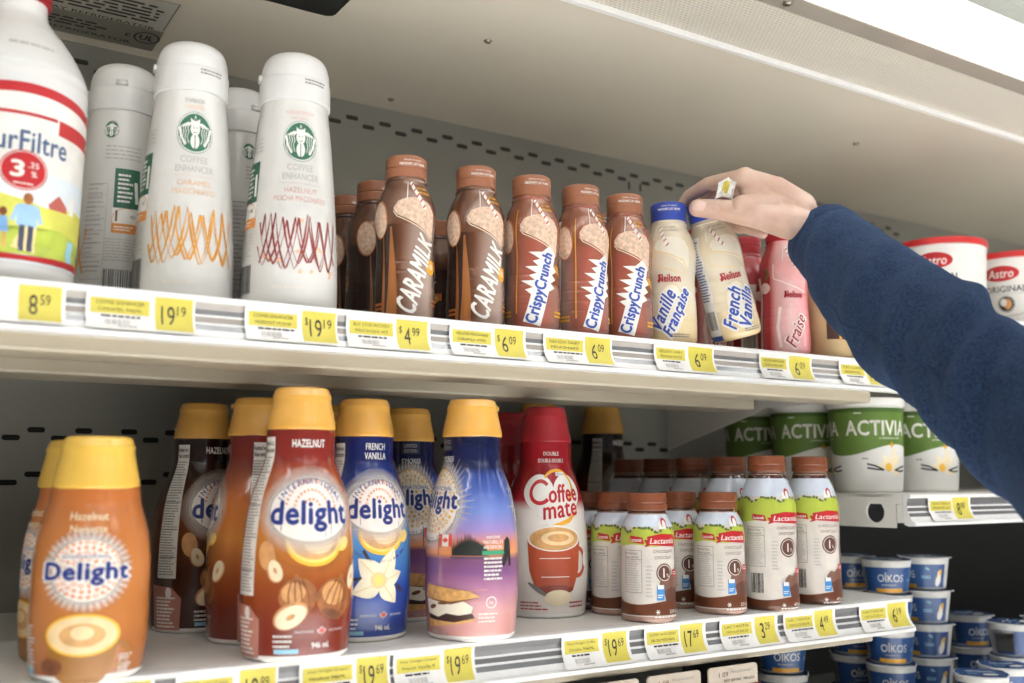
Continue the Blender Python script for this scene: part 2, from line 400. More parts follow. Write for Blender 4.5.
# stickers on the ceiling
def ceil_map(x0, y0): return lambda u, v, off: (x0 + u, y0 + v, CZ + 0.625 - off)
STGREY = mat('sticker_grey', (136, 134, 122), 0.4)
STPALE = mat('sticker_pale', (190, 186, 174), 0.4)
STK = mat('sticker_black', (20, 22, 22), 0.35)
A = Art()
A.rect(0.205, 1.455, 0.20, 0.096, STPALE, 1); A.rect(0.20, 1.366, 0.21, 0.075, STGREY, 1)
A.text('DISPLAY REFRIGERATOR', 0.205, 1.409, INK, h=0.0085, w_=0.17, bold=0.02, layer=2)
A.greek(0.20, 1.452, 0.18, 0.062, 6, INK, 2, 0.5, 5, 0.1)
A.rect(0.302, 1.455, 0.0012, 0.094, INK, 2); A.rect(0.205, 1.5, 0.2, 0.001, INK, 2)
A.text('REFRIGERATOR', 0.215, 1.346, INK, h=0.009, w_=0.11, bold=0.02, layer=2); A.greek(0.19, 1.372, 0.13, 0.03, 3, INK, 2, 0.5, 6)
A.ring(0.288, 1.372, 0.018, 0.02, 0.0028, INK, 2); A.text('UL', 0.288, 1.372, INK, h=0.017, w_=0.019, bold=0.03, layer=2); A.text('c', 0.263, 1.370, INK, h=0.01, bold=0.03)
# text reads from below: mirror v
for i, (v, f, m, l) in enumerate(A.items): A.items[i] = ([(x, 2 * 1.40 - y) for x, y in v], f, m, l)
A.items = [([(x, y + 0.0) for x, y in v], f, m, l) for v, f, m, l in A.items]
o = A.build('rating_sticker', ceil_map(0, 0), du=0, dv=0, base=0.0004, lay=0.0004); tag(o, 'pale and grey printed certification sticker on the ceiling above the milk jug', 'sticker')
A = Art()
c_ = [(0.20, 1.226), (0.475, 1.226), (0.485, 1.219), (0.494, 1.10), (0.19, 1.10)]
A.poly([(0.15, 1.226), (0.478, 1.226), (0.4855, 1.2215), (0.488, 1.215), (0.4885, 1.06), (0.15, 1.06)], STK, 1)
A.greek(0.33, 1.165, 0.22, 0.075, 6, GREY, 2, 0.5, 8, 0.5)
o = A.build('warning_sticker', ceil_map(0, 0), du=0, dv=0, base=0.0004, lay=0.0004); tag(o, 'black warning sticker with rounded corner on the front of the case ceiling', 'sticker')

# ---- shelves
def price_rail_profile(y, z):
    return [(y, z), (y - 0.0035, z - 0.001), (y - 0.0035, z - 0.0045), (y + 0.001, z - 0.0065), (y + 0.0036, z - 0.013), (y + 0.0036, z - 0.018), (y + 0.0030, z - 0.0205),
            (y + 0.003, z - 0.026), (y + 0.0012, z - 0.0285), (y - 0.0010, z - 0.034), (y - 0.0050, z - 0.0405), (y - 0.0100, z - 0.0425), (y - 0.0100, z - 0.0475), (y + 0.002, z - 0.0485), (y + 0.010, z - 0.046), (y + 0.010, z)]
RAIL_MI = [0, 0, 0, 2, 1, 0, 2, 0, 1, 0, 0, 0, 0, 0, 0, 0]
def shelf(label, x0, x1, y, z, rail_dz=-0.0004, beams=True, depth=None, wm=SHELFW, gap=None):
    t = thing('shelf', label, 'shelf', (0, 0, 0))
    yb = (YW - 0.002) if depth is None else y + depth
    bm = bmesh.new(); add_box(bm, x0, x1, y + 0.0105, yb, z - 0.016, z, 0)
    add_box(bm, x0, x1, y + 0.0105, y + 0.022, z - 0.044, z - 0.0165, 0)
    link_mesh('deck', bm, wm, t, smooth=False)
    bm = bmesh.new(); extrude_profile(bm, price_rail_profile(y, z + rail_dz), x0, x1, RAIL_MI); link_mesh('price_rail', bm, [RAILM, RAILG, gap or RAILD], t, smooth=False)
    if beams:
        bm = bmesh.new(); add_box(bm, x0, x1 - 0.055, y + 0.023, y + 0.09, z - 0.0625, z - 0.0165, 0, 0.003); link_mesh('front_beam', bm, BEAMM, t, smooth=False)
        bm = bmesh.new(); add_box(bm, x0, x1 - 0.165, y + 0.16, y + 0.24, z - 0.070, z - 0.0165, 0, 0.003); link_mesh('rear_beam', bm, BEAMM, t, smooth=False)
    return t
def bracket(t, x, poly):
    bm = bmesh.new(); th = 0.003
    a = [bm.verts.new((x, yy, zz)) for yy, zz in poly]; b = [bm.verts.new((x + th, yy, zz)) for yy, zz in poly]; n = len(poly)
    for i in range(n): bm.faces.new((a[i], a[(i + 1) % n], b[(i + 1) % n], b[i]))
    bm.faces.new(a[::-1]); bm.faces.new(b); bmesh.ops.recalc_face_normals(bm, faces=bm.faces); link_mesh('bracket', bm, SHELFW, t, smooth=False)
YR, YRT = 0.973, 0.980
up = shelf('white upper shelf holding the milk jug, white coffee bottles and milkshakes', -1.0, XE + 0.030, YRT, ZT, gap=mat('price_rail_gap_reflection', (158, 150, 142), 0.25))  # the bottles' brown-grey reflection is put into this rail's band colour
bracket(up, XE - 0.006, [(1.497, CZ + 0.055), (1.285, CZ + 0.108), (1.242, CZ + 0.121), (1.08, CZ + 0.123), (1.08, CZ + 0.160), (1.497, CZ + 0.160)])
lo = shelf('white lower shelf holding creamers and small chocolate milk bottles', -1.0, XE, YR, ZB)
ac = shelf('white shelf of the next bay under the green yogurt tubs', XE + 0.012, 3.3, YR, CZ - 0.024, rail_dz=-0.0004, beams=False)
# end plate with a round hand hole
bm = bmesh.new(); ex = XE + 0.008; n = 24; cy, cz, rr = 1.031, CZ - 0.0525, 0.0165
ring = [(cy + rr * math.cos(2 * PI * i / n + PI / 4), cz + rr * math.sin(2 * PI * i / n + PI / 4)) for i in range(n)]
def sq(i):
    a = 2 * PI * i / n + PI / 4; c, s_ = math.cos(a), math.sin(a); k = 1 / max(abs(c), abs(s_)); yy, zz = cy + 0.036 * c * k, cz + 0.0235 * s_ * k
    if zz < cz and yy > cy: pass
    return yy, zz
for dx in (0, 0.003):
    A1 = [bm.verts.new((ex + dx, *p)) for p in ring]; A2 = [bm.verts.new((ex + dx, *sq(i))) for i in range(n)]
    for i in range(n): bm.faces.new((A1[i], A1[(i + 1) % n], A2[(i + 1) % n], A2[i]))
    if dx == 0: B1 = A1
    else:
        for i in range(n): bm.faces.new((B1[i], B1[(i + 1) % n], A1[(i + 1) % n], A1[i]))
add_box(bm, ex, ex + 0.003, 1.067, 1.495, CZ - 0.076, CZ - 0.029)
bmesh.ops.recalc_face_normals(bm, faces=bm.faces); link_mesh('end_plate', bm, SHELFW, ac, smooth=False)
shelf('white top shelf of the next bay under the red-lidded yogurt tubs', XE + 0.036, 3.3, YRT, CZ + 0.272, rail_dz=-0.0004)
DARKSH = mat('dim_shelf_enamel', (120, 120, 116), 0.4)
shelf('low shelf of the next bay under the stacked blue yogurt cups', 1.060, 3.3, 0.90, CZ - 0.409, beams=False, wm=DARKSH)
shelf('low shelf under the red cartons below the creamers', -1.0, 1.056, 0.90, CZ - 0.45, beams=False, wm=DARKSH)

# ------------------------------------------------------------------ price tags
def tag_curve(y, z):
    def fn(u, v, off):      # v: 0 bottom .. 0.0345 top
        t = v / 0.0345
        P0, P1, P2 = (y - 0.0112, z - 0.0415), (y + 0.0040, z - 0.0285), (y - 0.0006, z - 0.0050)
        yy = (1 - t)**2 * P0[0] + 2 * t * (1 - t) * P1[0] + t * t * P2[0]; zz = (1 - t)**2 * P0[1] + 2 * t * (1 - t) * P1[1] + t * t * P2[1]
        return (u, yy - off * 0.9, zz + off * 0.3)
    return fn
INKT = mat('tag_ink', (52, 44, 40), 0.6)
def price_tag(xs, price, lines, y, z, label, group, dollar=False):
    """xs = left edge, end of yellow name strip, start and end of yellow price, right edge"""
    x0, x1, x2, x3, x4 = xs; A = Art(); H = 0.0345
    A.rect((x0 + x4) / 2 - x0, H / 2, x4 - x0, H, PAPER, 0)
    s0 = 0.004; s1 = x1 - x0
    A.rect((s0 + s1) / 2, 0.0235, s1 - s0, 0.0125, YELLOW, 1)
    for k, t in enumerate(lines): A.text(t, (s0 + s1) / 2, 0.0265 - 0.0055 * k, INKT, h=0.0028, w_=(s1 - s0) * (0.82 if k == 0 else 0.74))
    A.greek((s0 + s1) / 2 + 0.004, 0.0148, (s1 - s0) * 0.8, 0.0026, 1, INKT, 2, 0.7, int(x0 * 1000)); A.barcode(s0 + (s1 - s0) * 0.45, 0.0088, (s1 - s0) * 0.42, 0.0055, PALE, 1, int(x0 * 997))
    A.greek((s0 + s1) / 2 + 0.008, 0.0045, (s1 - s0) * 0.4, 0.0025, 1, PALE, 1, 0.7, 5)
    p0, p1 = x2 - x0, x3 - x0; pw = p1 - p0
    A.rect((p0 + p1) / 2, H / 2 + 0.001, pw, H - 0.004, YELLOW, 1)
    a, c = price
    xx = p0 + pw * 0.09
    if dollar: A.text('$', xx, 0.0245, INKT, h=0.0075, w_=pw * 0.09, layer=2, align='l')
    bw = pw * (0.2 if len(a) == 1 else 0.36); bx = p0 + pw * (0.16 if not dollar else 0.22)
    if len(a) == 1: bx = p0 + pw * 0.24
    A.text(a, bx, 0.0185, INKT, h=0.0175, w_=bw, layer=2, align='l')
    if c: A.text(c, bx + bw + pw * 0.06, 0.0235, INKT, h=0.0082, w_=pw * 0.24, layer=2, align='l')
    fn = tag_curve(y, z)
    o = A.build('price_tag', lambda u, v, off: fn(u, v, off), du=0, dv=0.003, base=0.0003, lay=0.0003); o.location.x = x0
    tag(o, label, 'price tag', group)
GT, GB = 'price tags on the upper shelf rail', 'price tags on the lower shelf rail'
zt, zb = ZT, ZB
T = [([0.015, 0.066, 0.100, 0.1355, 0.139], ('8', '59'), ('LAIT PUR FILTRE', 'MILK 3.25 2L'), 'price tag reading 8 59 under the milk jug', False),
     ([0.156, 0.213, 0.218, 0.2535, 0.256], ('19', '19'), ('COFFEE ENHANCER', 'CARAMEL 946ML'), 'price tag reading 19 19 under the white bottle with orange drizzle', False),
     ([0.305, 0.360, 0.365, 0.402, 0.404], ('19', '19'), ('COFFEE ENHANCER', 'HAZELNUT MOCHA'), 'dollar 19 19 price tag under the white bottle with dark red drizzle', True),
     ([0.414, 0.469, 0.473, 0.511, 0.515], ('4', '99'), ('BUY 2 FOR MYSTERY', 'MILKSHAKE 473'), 'price tag reading 4 99 below the first brown caramel milkshake', True),
     ([0.539, 0.594, 0.599, 0.638, 0.642], ('6', '09'), ('NEILSON MILKSHAKE', 'CARAMILK 473ML'), 'dollar 6 09 price tag below the second brown caramel milkshake', True),
     ([0.667, 0.726, 0.729, 0.768, 0.771], ('6', '09'), ('NEILSON DAIRY', 'MILKSHAKE'), '6 09 price tag below the reddish crunch milkshakes', False),
     ([0.839, 0.892, 0.898, 0.941, 0.944], ('6', '09'), ('NEILSON DAIRY', 'MILKSHAKE FRENCH'), '6 09 price tag below the upright vanilla milkshake', False),
     ([1.029, 1.083, 1.089, 1.132, 1.136], ('6', '09'), ('NEILSON MILKSHAKE', 'STRAWBERRY'), '6 09 price tag below the pink strawberry milkshake', False),
     ([1.195, 1.251, 1.255, 1.297, 1.305], ('12', ''), ('ICED COFFEE', '300ML'), 'price tag reading 12 at the rail end under the tan coffee bottles', False)]
for xs, pr, ln, lab, dl in T: price_tag(xs, pr, ln, YRT, zt, lab, GT, dl)
Bt = [([0.130, 0.190, 0.194, 0.229, 0.232], ('19', '69'), ('Inter Delight', 'Hazelnut'), 'leftmost price tag on the lower rail, cut by the bottom edge', True),
      ([0.251, 0.304, 0.311, 0.346, 0.349], ('19', '89'), ('Inter Delight Cream', 'Hazelnut 946ML'), 'price tag reading 19 89 below the front red-brown hazelnut creamer', False),
      ([0.370, 0.426, 0.431, 0.465, 0.468], ('19', '69'), ('Inter Delight Cream', 'Hazelnut 946ML'), 'dollar 19 69 tag below the gap between the hazelnut and blue vanilla creamers', True),
      ([0.472, 0.527, 0.532, 0.566, 0.570], ('19', '69'), ('Inter Delight Cream', 'French Vanilla 9'), 'dollar 19 69 tag below the sunset creamer printed with marshmallow', True),
      ([0.686, 0.739, 0.745, 0.781, 0.786], ('19', '69'), ('Inter Delight Coffee', 'Double 946ML'), 'dollar 19 69 tag below the red-capped white creamer', True),
      ([0.809, 0.864, 0.867, 0.904, 0.910], ('17', '69'), ('COFFEE MATE LIQUID', 'DBL DBL MATE 946ML'), 'price tag reading 17 69 on the lower rail', False),
      ([0.934, 0.991, 0.997, 1.034, 1.040], ('3', '29'), ('LACTANTIA', 'CHOCOLATE MILK 237'), 'price tag reading 3 29 below the small chocolate milk bottles', False),
      ([1.051, 1.108, 1.112, 1.149, 1.155], ('4', '49'), ('LACTANTIA', 'CHOCOLATE MILK 473'), 'price tag reading 4 49 below the tall chocolate milk bottles', False),
      ([1.206, 1.264, 1.268, 1.310, 1.316], ('6', '19'), ('LACTANTIA', 'CHOCOLATE MILK 1L'), 'price tag reading 6 19 at the right end of the lower rail', False)]
for xs, pr, ln, lab, dl in Bt: price_tag(xs, pr, ln, YR, zb, lab, GB, dl)
price_tag([1.378, 1.436, 1.439, 1.481, 1.486], ('8', '00'), ('YOGURT VANILLA', 'PROBIOTIC 650'), YR, CZ - 0.0244, 'price tag reading 8 on the short rail below the green yogurt tubs', 'price tags on the next bay', False)

# ------------------------------------------------------------------ bottles
def body_obj(prof, m, parent, z1=None, mi=None, name='body', extra=None, segs=56, z0=None, step=0.003):
    bm = bmesh.new(); lathe(bm, prof, z0=z0, z1=z1, segs=segs, step=step, mi=mi, extra=extra, cap1=True)
    return link_mesh(name, bm, m, parent)
def cap_ribs(bm, r, z0, z1, n=60, depth=0.0006):
    pass
CREAMER = Prof([(0, .046), (.003, .0495), (.010, .0508), (.02, .0515), (.055, .054), (.095, .0535), (.135, .050), (.155, .0465), (.172, .041), (.188, .0355), (.198, .0335), (.224, .0332)], 1.03, 0.97)
GOLDCAP = mat('gold_cap_plastic', (214, 160, 74), 0.2, spec=0.6, var=0.02)
REDCAP = mat('dark_red_cap_plastic', (150, 26, 36), 0.36, var=0.02)
def creamer_cap(parent, m, dome=0.0, k=1.0, zb=.2225, name='cap'):
    z = 0.0
    P = Prof([(z, .0340), (z + .002, .0346), (z + .016, .0322), (z + .032, .0292), (z + .0345, .0294), (z + .0365, .0286), (z + .0420 + dome, .0262), (z + .0432 + dome, .0235), (z + .0436 + dome, .010)])
    bm = bmesh.new(); lathe(bm, P, segs=48, step=0.0012)
    # hinge lip at the back of the flip lid
    bmesh.ops.create_cube(bm, size=1, matrix=Matrix.Translation((0.0, 0.0285, z + .034)) @ Matrix.Diagonal((.018, .004, .005, 1)))
    bmesh.ops.scale(bm, verts=bm.verts, vec=(k, k, k)); bmesh.ops.translate(bm, verts=bm.verts, vec=(0, 0, zb))
    return link_mesh(name, bm, m, parent)
HALO = mat('pale_glow_print', (240, 232, 224), 0.35)
NUTB = mat('nut_brown_print', (150, 92, 48), 0.4, var=0.25, scale=120)
NUTD = mat('nut_dark_print', (112, 62, 34), 0.4, var=0.25, scale=120)
NUTC = mat('nut_cream_print', (243, 228, 192), 0.4)
NUTP = mat('nut_tan_print', (206, 150, 96), 0.4, var=0.15, scale=100)
LATTE = mat('latte_print', (206, 156, 98), 0.4, var=0.16, scale=70)
LATTEL = mat('latte_light_print', (236, 206, 158), 0.4, var=0.1, scale=70)
CUPY = mat('yellow_cup_print', (240, 186, 62), 0.4)
CUPYL = mat('yellow_cup_light_print', (250, 216, 120), 0.4)
LEAFR = mat('maple_red_print', (205, 70, 60), 0.4)
SKYB = mat('pale_blue_print', (150, 200, 220), 0.4)
ORSUN = mat('orange_sun_print', (222, 128, 52), 0.4)
def maple(A, x, y, r, m, layer=3):
    base = [(0, 1), (.18, .62), (.42, .74), (.36, .3), (.66, .52), (.72, .34), (1, .36), (.86, .1), (.98, -.02), (.52, -.36), (.56, -.52), (.06, -.46), (.06, -.9)]
    P = base + [(-a, b) for a, b in base[::-1] if a > 0]
    A.poly([(x + a * r, y + b * r) for a, b in P], m, layer)
def sunburst(A, x, y, r, m, layer=2, rows=4, seed=2, up=False, size=0.0022):
    R = random.Random(seed)
    for k in range(1, rows + 1):
        rr = r * k / rows; n = max(6, int(rr * 2 * PI / (size * 2.1)))
        for i in range(n):
            a = 2 * PI * i / n + k * 0.4
            if up and math.sin(a) < 0.05: continue
            c = R.random(); xx, yy = x + rr * math.cos(a), y + rr * math.sin(a)
            if c < 0.4: A.star(xx, yy, size, size * 0.45, 5, m, layer, a)
            elif c < 0.7: A.ell(xx, yy, size * 0.8, size * 0.45, m, layer, a, 10)
            else: A.ring(xx, yy, size * 0.8, size * 0.8, size * 0.35, m, layer, 0, 2 * PI, 10)
def soft_ell(A, x, y, rx, ry, m, layer, spikes=0):
    glow(A, x, y, rx - .005, ry - .005, layer)
def hazelnut(A, x, y, r, layer=2, rot=0.0):
    c, q = math.cos(rot), math.sin(rot)
    f = lambda px, py: (x + (px * c - py * q) * r, y + (px * q + py * c) * r)
    A.poly([f(1.0 * math.cos(a), 0.95 * math.sin(a) + (0.28 if abs(a - PI / 2) < 0.14 else 0)) for a in [2 * PI * i / 32 for i in range(32)]], NUTB, layer)
    A.ell(*f(-0.22, 0.2), r * 0.62, r * 0.55, NUTP, layer + 1, rot, 20)
    for k in (-0.5, -0.15, 0.2, 0.55): A.stroke([f(k * 0.5, 0.85), f(k * 0.95, 0.2), f(k, -0.45)], r * 0.07, NUTD, layer + 2)
    A.ell(*f(0.1, -0.72), r * 0.6, r * 0.22, NUTD, layer + 1, rot, 16)
def half_nut(A, x, y, r, layer=4, rot=0.0):
    c, q = math.cos(rot), math.sin(rot); f = lambda px, py: (x + (px * c - py * q) * r, y + (px * q + py * c) * r)
    A.poly([f(1.0 * math.cos(a) * (1.25 if math.cos(a) < 0 else 1), 0.72 * math.sin(a)) for a in [2 * PI * i / 26 for i in range(26)]], NUTP, layer)
    A.poly([f(0.9 * math.cos(a) * (1.22 if math.cos(a) < 0 else 1), 0.62 * math.sin(a) + 0.07) for a in [2 * PI * i / 26 for i in range(26)]], NUTC, layer + 1)
    A.ell(*f(-0.1, 0.08), r * 0.3, r * 0.16, NUTP, layer + 2, rot, 14)
def coffee_cup_low(A, x, y, w_, layer=2):
    """a yellow cup seen from above, its rim cut by the logo above it"""
    A.ell(x + w_ * 0.56, y - 0.004, w_ * 0.15, 0.006, CUPYL, layer, 0.6)
    A.ell(x, y, w_ / 2, w_ * 0.42, CUPY, layer); A.ell(x, y + 0.001, w_ / 2 - 0.002, w_ * 0.42 - 0.0026, CUPYL, layer + 1)
    A.ell(x, y + 0.0016, w_ / 2 - 0.0040, w_ * 0.42 - 0.0048, LATTE, layer + 2); A.ell(x + 0.003, y, w_ * 0.27, w_ * 0.22, LATTEL, layer + 3)
    A.ell(x - 0.006, y + 0.002, w_ * 0.10, w_ * 0.07, LATTE, layer + 4)
def delight_logo(A, x, y, wd, word='delight', cap=None, sun=True):
    soft_ell(A, x, y + 0.004, wd * 0.56, wd * 0.40, HALO, 7)
    if sun: sunburst(A, x, y + 0.006, wd * 0.31, ORSUN, 8, 3, 4, True, 0.0020)
    A.arc_text('INTERNATIONAL', x, y - 0.002, wd * 0.455, wd * 0.40, NAVY, 0.0056, PI * 0.86, PI * 0.14, 0.03, 9)
    A.text(word, x, y - 0.0015, NAVY, h=wd * 0.335, w_=wd * 0.96, bold=0.03, layer=9)
def nutrition(A, u, z0, z1, wd, seed, slant=0.0, rows=22, title=True):
    A.poly([(u - wd / 2, z0), (u + wd / 2, z0), (u + wd / 2, z1), (u - wd / 2, z1)], LABELW, 2)
    zz = z1 - 0.004
    if title:
        A.text('Nutrition Facts', u - wd * 0.46, z1 - 0.006, INK, h=0.005, w_=wd * 0.86, bold=0.03, layer=3, align='l')
        A.text('Valeur nutritive', u - wd * 0.46, z1 - 0.013, INK, h=0.005, w_=wd * 0.9, bold=0.03, layer=3, align='l'); zz = z1 - 0.019
    hgt = zz - z0 - 0.003
    A.greek(u, z0 + 0.003 + hgt / 2, wd * 0.9, hgt, rows, GREY, 3, 0.38, seed, 0.3)
    for k in range(4): A.rect(u, z0 + 0.004 + hgt * (0.15 + 0.24 * k), wd * 0.92, 0.0007, INK, 4)
def base_print(A, x, m, vol='946 mL', leaf=LEAFR):
    maple(A, x + 0.004, .0285, .0048, m, 3); maple(A, x + 0.004, .0285, .0036, leaf, 4)
    A.text('PREPARED', x - 0.013, .0285, m, h=.0022, w_=.018, bold=.02, layer=3, align='c'); A.text('IN CANADA', x + 0.021, .0285, m, h=.0022, w_=.017, bold=.02, layer=3)
    A.text(vol, x + 0.004, .0155, m, h=.0058, w_=.019, bold=.03, layer=3); A.greek(x - 0.033, .020, .020, .014, 3, m, 2, .45, 3, .3); A.rect(x - 0.030, .0105, .024, .0042, SKYB, 2)
def creamer(label, body_m, art, capm, group, P=CREAMER, dome=0.0, k=1.0):
    t = thing('creamer_bottle', label, 'bottle', (0, 0, 0), 0, group)
    body_obj(P, [body_m, WHITE], t, mi=lambda z, u: 1 if z < .0065 else 0)
    creamer_cap(t, capm, dome, k, P.h - .0015)
    A = Art(); art(A); A.build('label', P.pt, t)
    return t
HAZB = ramp_mat('hazelnut_sleeve', [(0, (116, 40, 28)), (.16, (122, 46, 28)), (.32, (146, 72, 34)), (.50, (186, 118, 54)), (.66, (180, 104, 50)), (.80, (150, 70, 40)), (.86, (124, 42, 34)), (1, (118, 38, 32))], 'v', 0.2, coat=0.4, wob=0.03)
def art_hazel(A):
    for s, dx in enumerate((0.0, CREAMER.R0 * PI)):
        A.dx = dx
        A.text('HAZELNUT', 0, .2085, LABELW, h=.0075, w_=.052, bold=.035, layer=2)
        coffee_cup_low(A, 0.004, .114, .058, 2); delight_logo(A, 0, .139, .086)
        A.arc_text('THE HAZELNUTS HAZELNUTIEST', 0, .136, .046, .050, NUTD, .0026, -PI * .80, -PI * .2, .02, 3)
        hazelnut(A, -.012, .062, .0180, 2, .1); hazelnut(A, .026, .058, .0205, 2, -.35)
        half_nut(A, -.020, .043, .0155, 5, -2.6); half_nut(A, -.034, .085, .0105, 5, -1.2); half_nut(A, .052, .078, .0115, 5, 1.1)
        A.ell(-.043, .100, .009, .014, NUTP, 2, .2)
        base_print(A, 0.008, LABELW)
    A.dx = 0
    nutrition(A, -1.30 * CREAMER.R0, .062, .215, .026, 4, rows=44); A.dx = 0
    A.poly([(-.092, .004), (-.052, .004), (-.050, .040), (-.062, .052), (-.092, .054)], mat('rose_panel_print', (178, 120, 104), 0.4), 1); A.greek(-.070, .024, .03, .036, 9, LABELW, 2, .5, 4); A.ell(-.066, .046, .004, .006, LABELW, 2)
def art_vanilla(A):
    PET = mat('petal_print', (246, 236, 206), 0.4, var=.06); PETS = mat('petal_tone_print', (232, 206, 150), 0.4); BEAN = mat('vanilla_bean_print', (46, 34, 34), 0.4)
    for dx in (0.0, CREAMER.R0 * PI):
        A.dx = dx
        A.text('FRENCH', 0, .211, LABELW, h=.0075, w_=.036, bold=.02, layer=2); A.text('VANILLA', 0, .2005, LABELW, h=.0075, w_=.040, bold=.02, layer=2)
        coffee_cup_low(A, 0.002, .116, .056, 2); delight_logo(A, 0, .141, .082)
        A.arc_text('WELCOME TO VANILLA-LA-LAND', 0, .138, .048, .052, NAVY, .003, -PI * .80, -PI * .2, .02, 3)
        A.stroke([(-.020, .098), (-.012, .085), (.004, .070)], .0035, BEAN, 2); A.stroke([(-.038, .064), (-.026, .068), (-.012, .068)], .003, BEAN, 2); A.stroke([(.02, .06), (.028, .052)], .004, BEAN, 2)
        cx, cy = .0, .064
        for a, L, wd in ((2.35, .036, .012), (1.15, .040, .010), (3.5, .034, .012), (-.9, .03, .010), (.35, .028, .009)):
            c, q = math.cos(a), math.sin(a)
            P = [(cx + c * L * t - q * wd * math.sin(PI * t**.8) * sg, cy + q * L * t + c * wd * math.sin(PI * t**.8) * sg) for sg, ts in ((1, [i / 10 for i in range(11)]), (-1, [i / 10 for i in range(9, 0, -1)])) for t in ts]
            A.poly(P, PET, 3); A.stroke([(cx + c * L * t, cy + q * L * t) for t in (.1, .5, .9)], .0012, PETS, 4)
        A.ell(cx - .003, cy + .002, .009, .009, PETS, 5); A.ell(cx - .003, cy + .002, .005, .006, CUPYL, 6)
        base_print(A, 0.0, LABELW)
    A.dx = 0; nutrition(A, -1.30 * CREAMER.R0, .062, .215, .026, 9, rows=44)
VANB = ramp_mat('blue_sleeve', [(0, (36, 66, 146)), (.25, (40, 74, 158)), (.45, (84, 140, 196)), (.6, (88, 148, 204)), (.75, (38, 62, 130)), (.88, (28, 38, 92)), (1, (26, 34, 84))], 'v', 0.2, coat=0.4, wob=.02)
SMOB = ramp_mat('sunset_sleeve', [(0, (196, 140, 132)), (.14, (206, 150, 146)), (.24, (176, 124, 150)), (.33, (128, 84, 130)), (.39, (120, 78, 112)), (.42, (224, 150, 92)), (.47, (214, 140, 118)), (.53, (150, 130, 184)), (.62, (112, 130, 190)), (.72, (74, 96, 168)), (.80, (44, 66, 136)), (.84, (24, 30, 70)), (.93, (20, 26, 62)), (1, (18, 22, 52))], 'v', 0.2, coat=0.4, wob=.02)
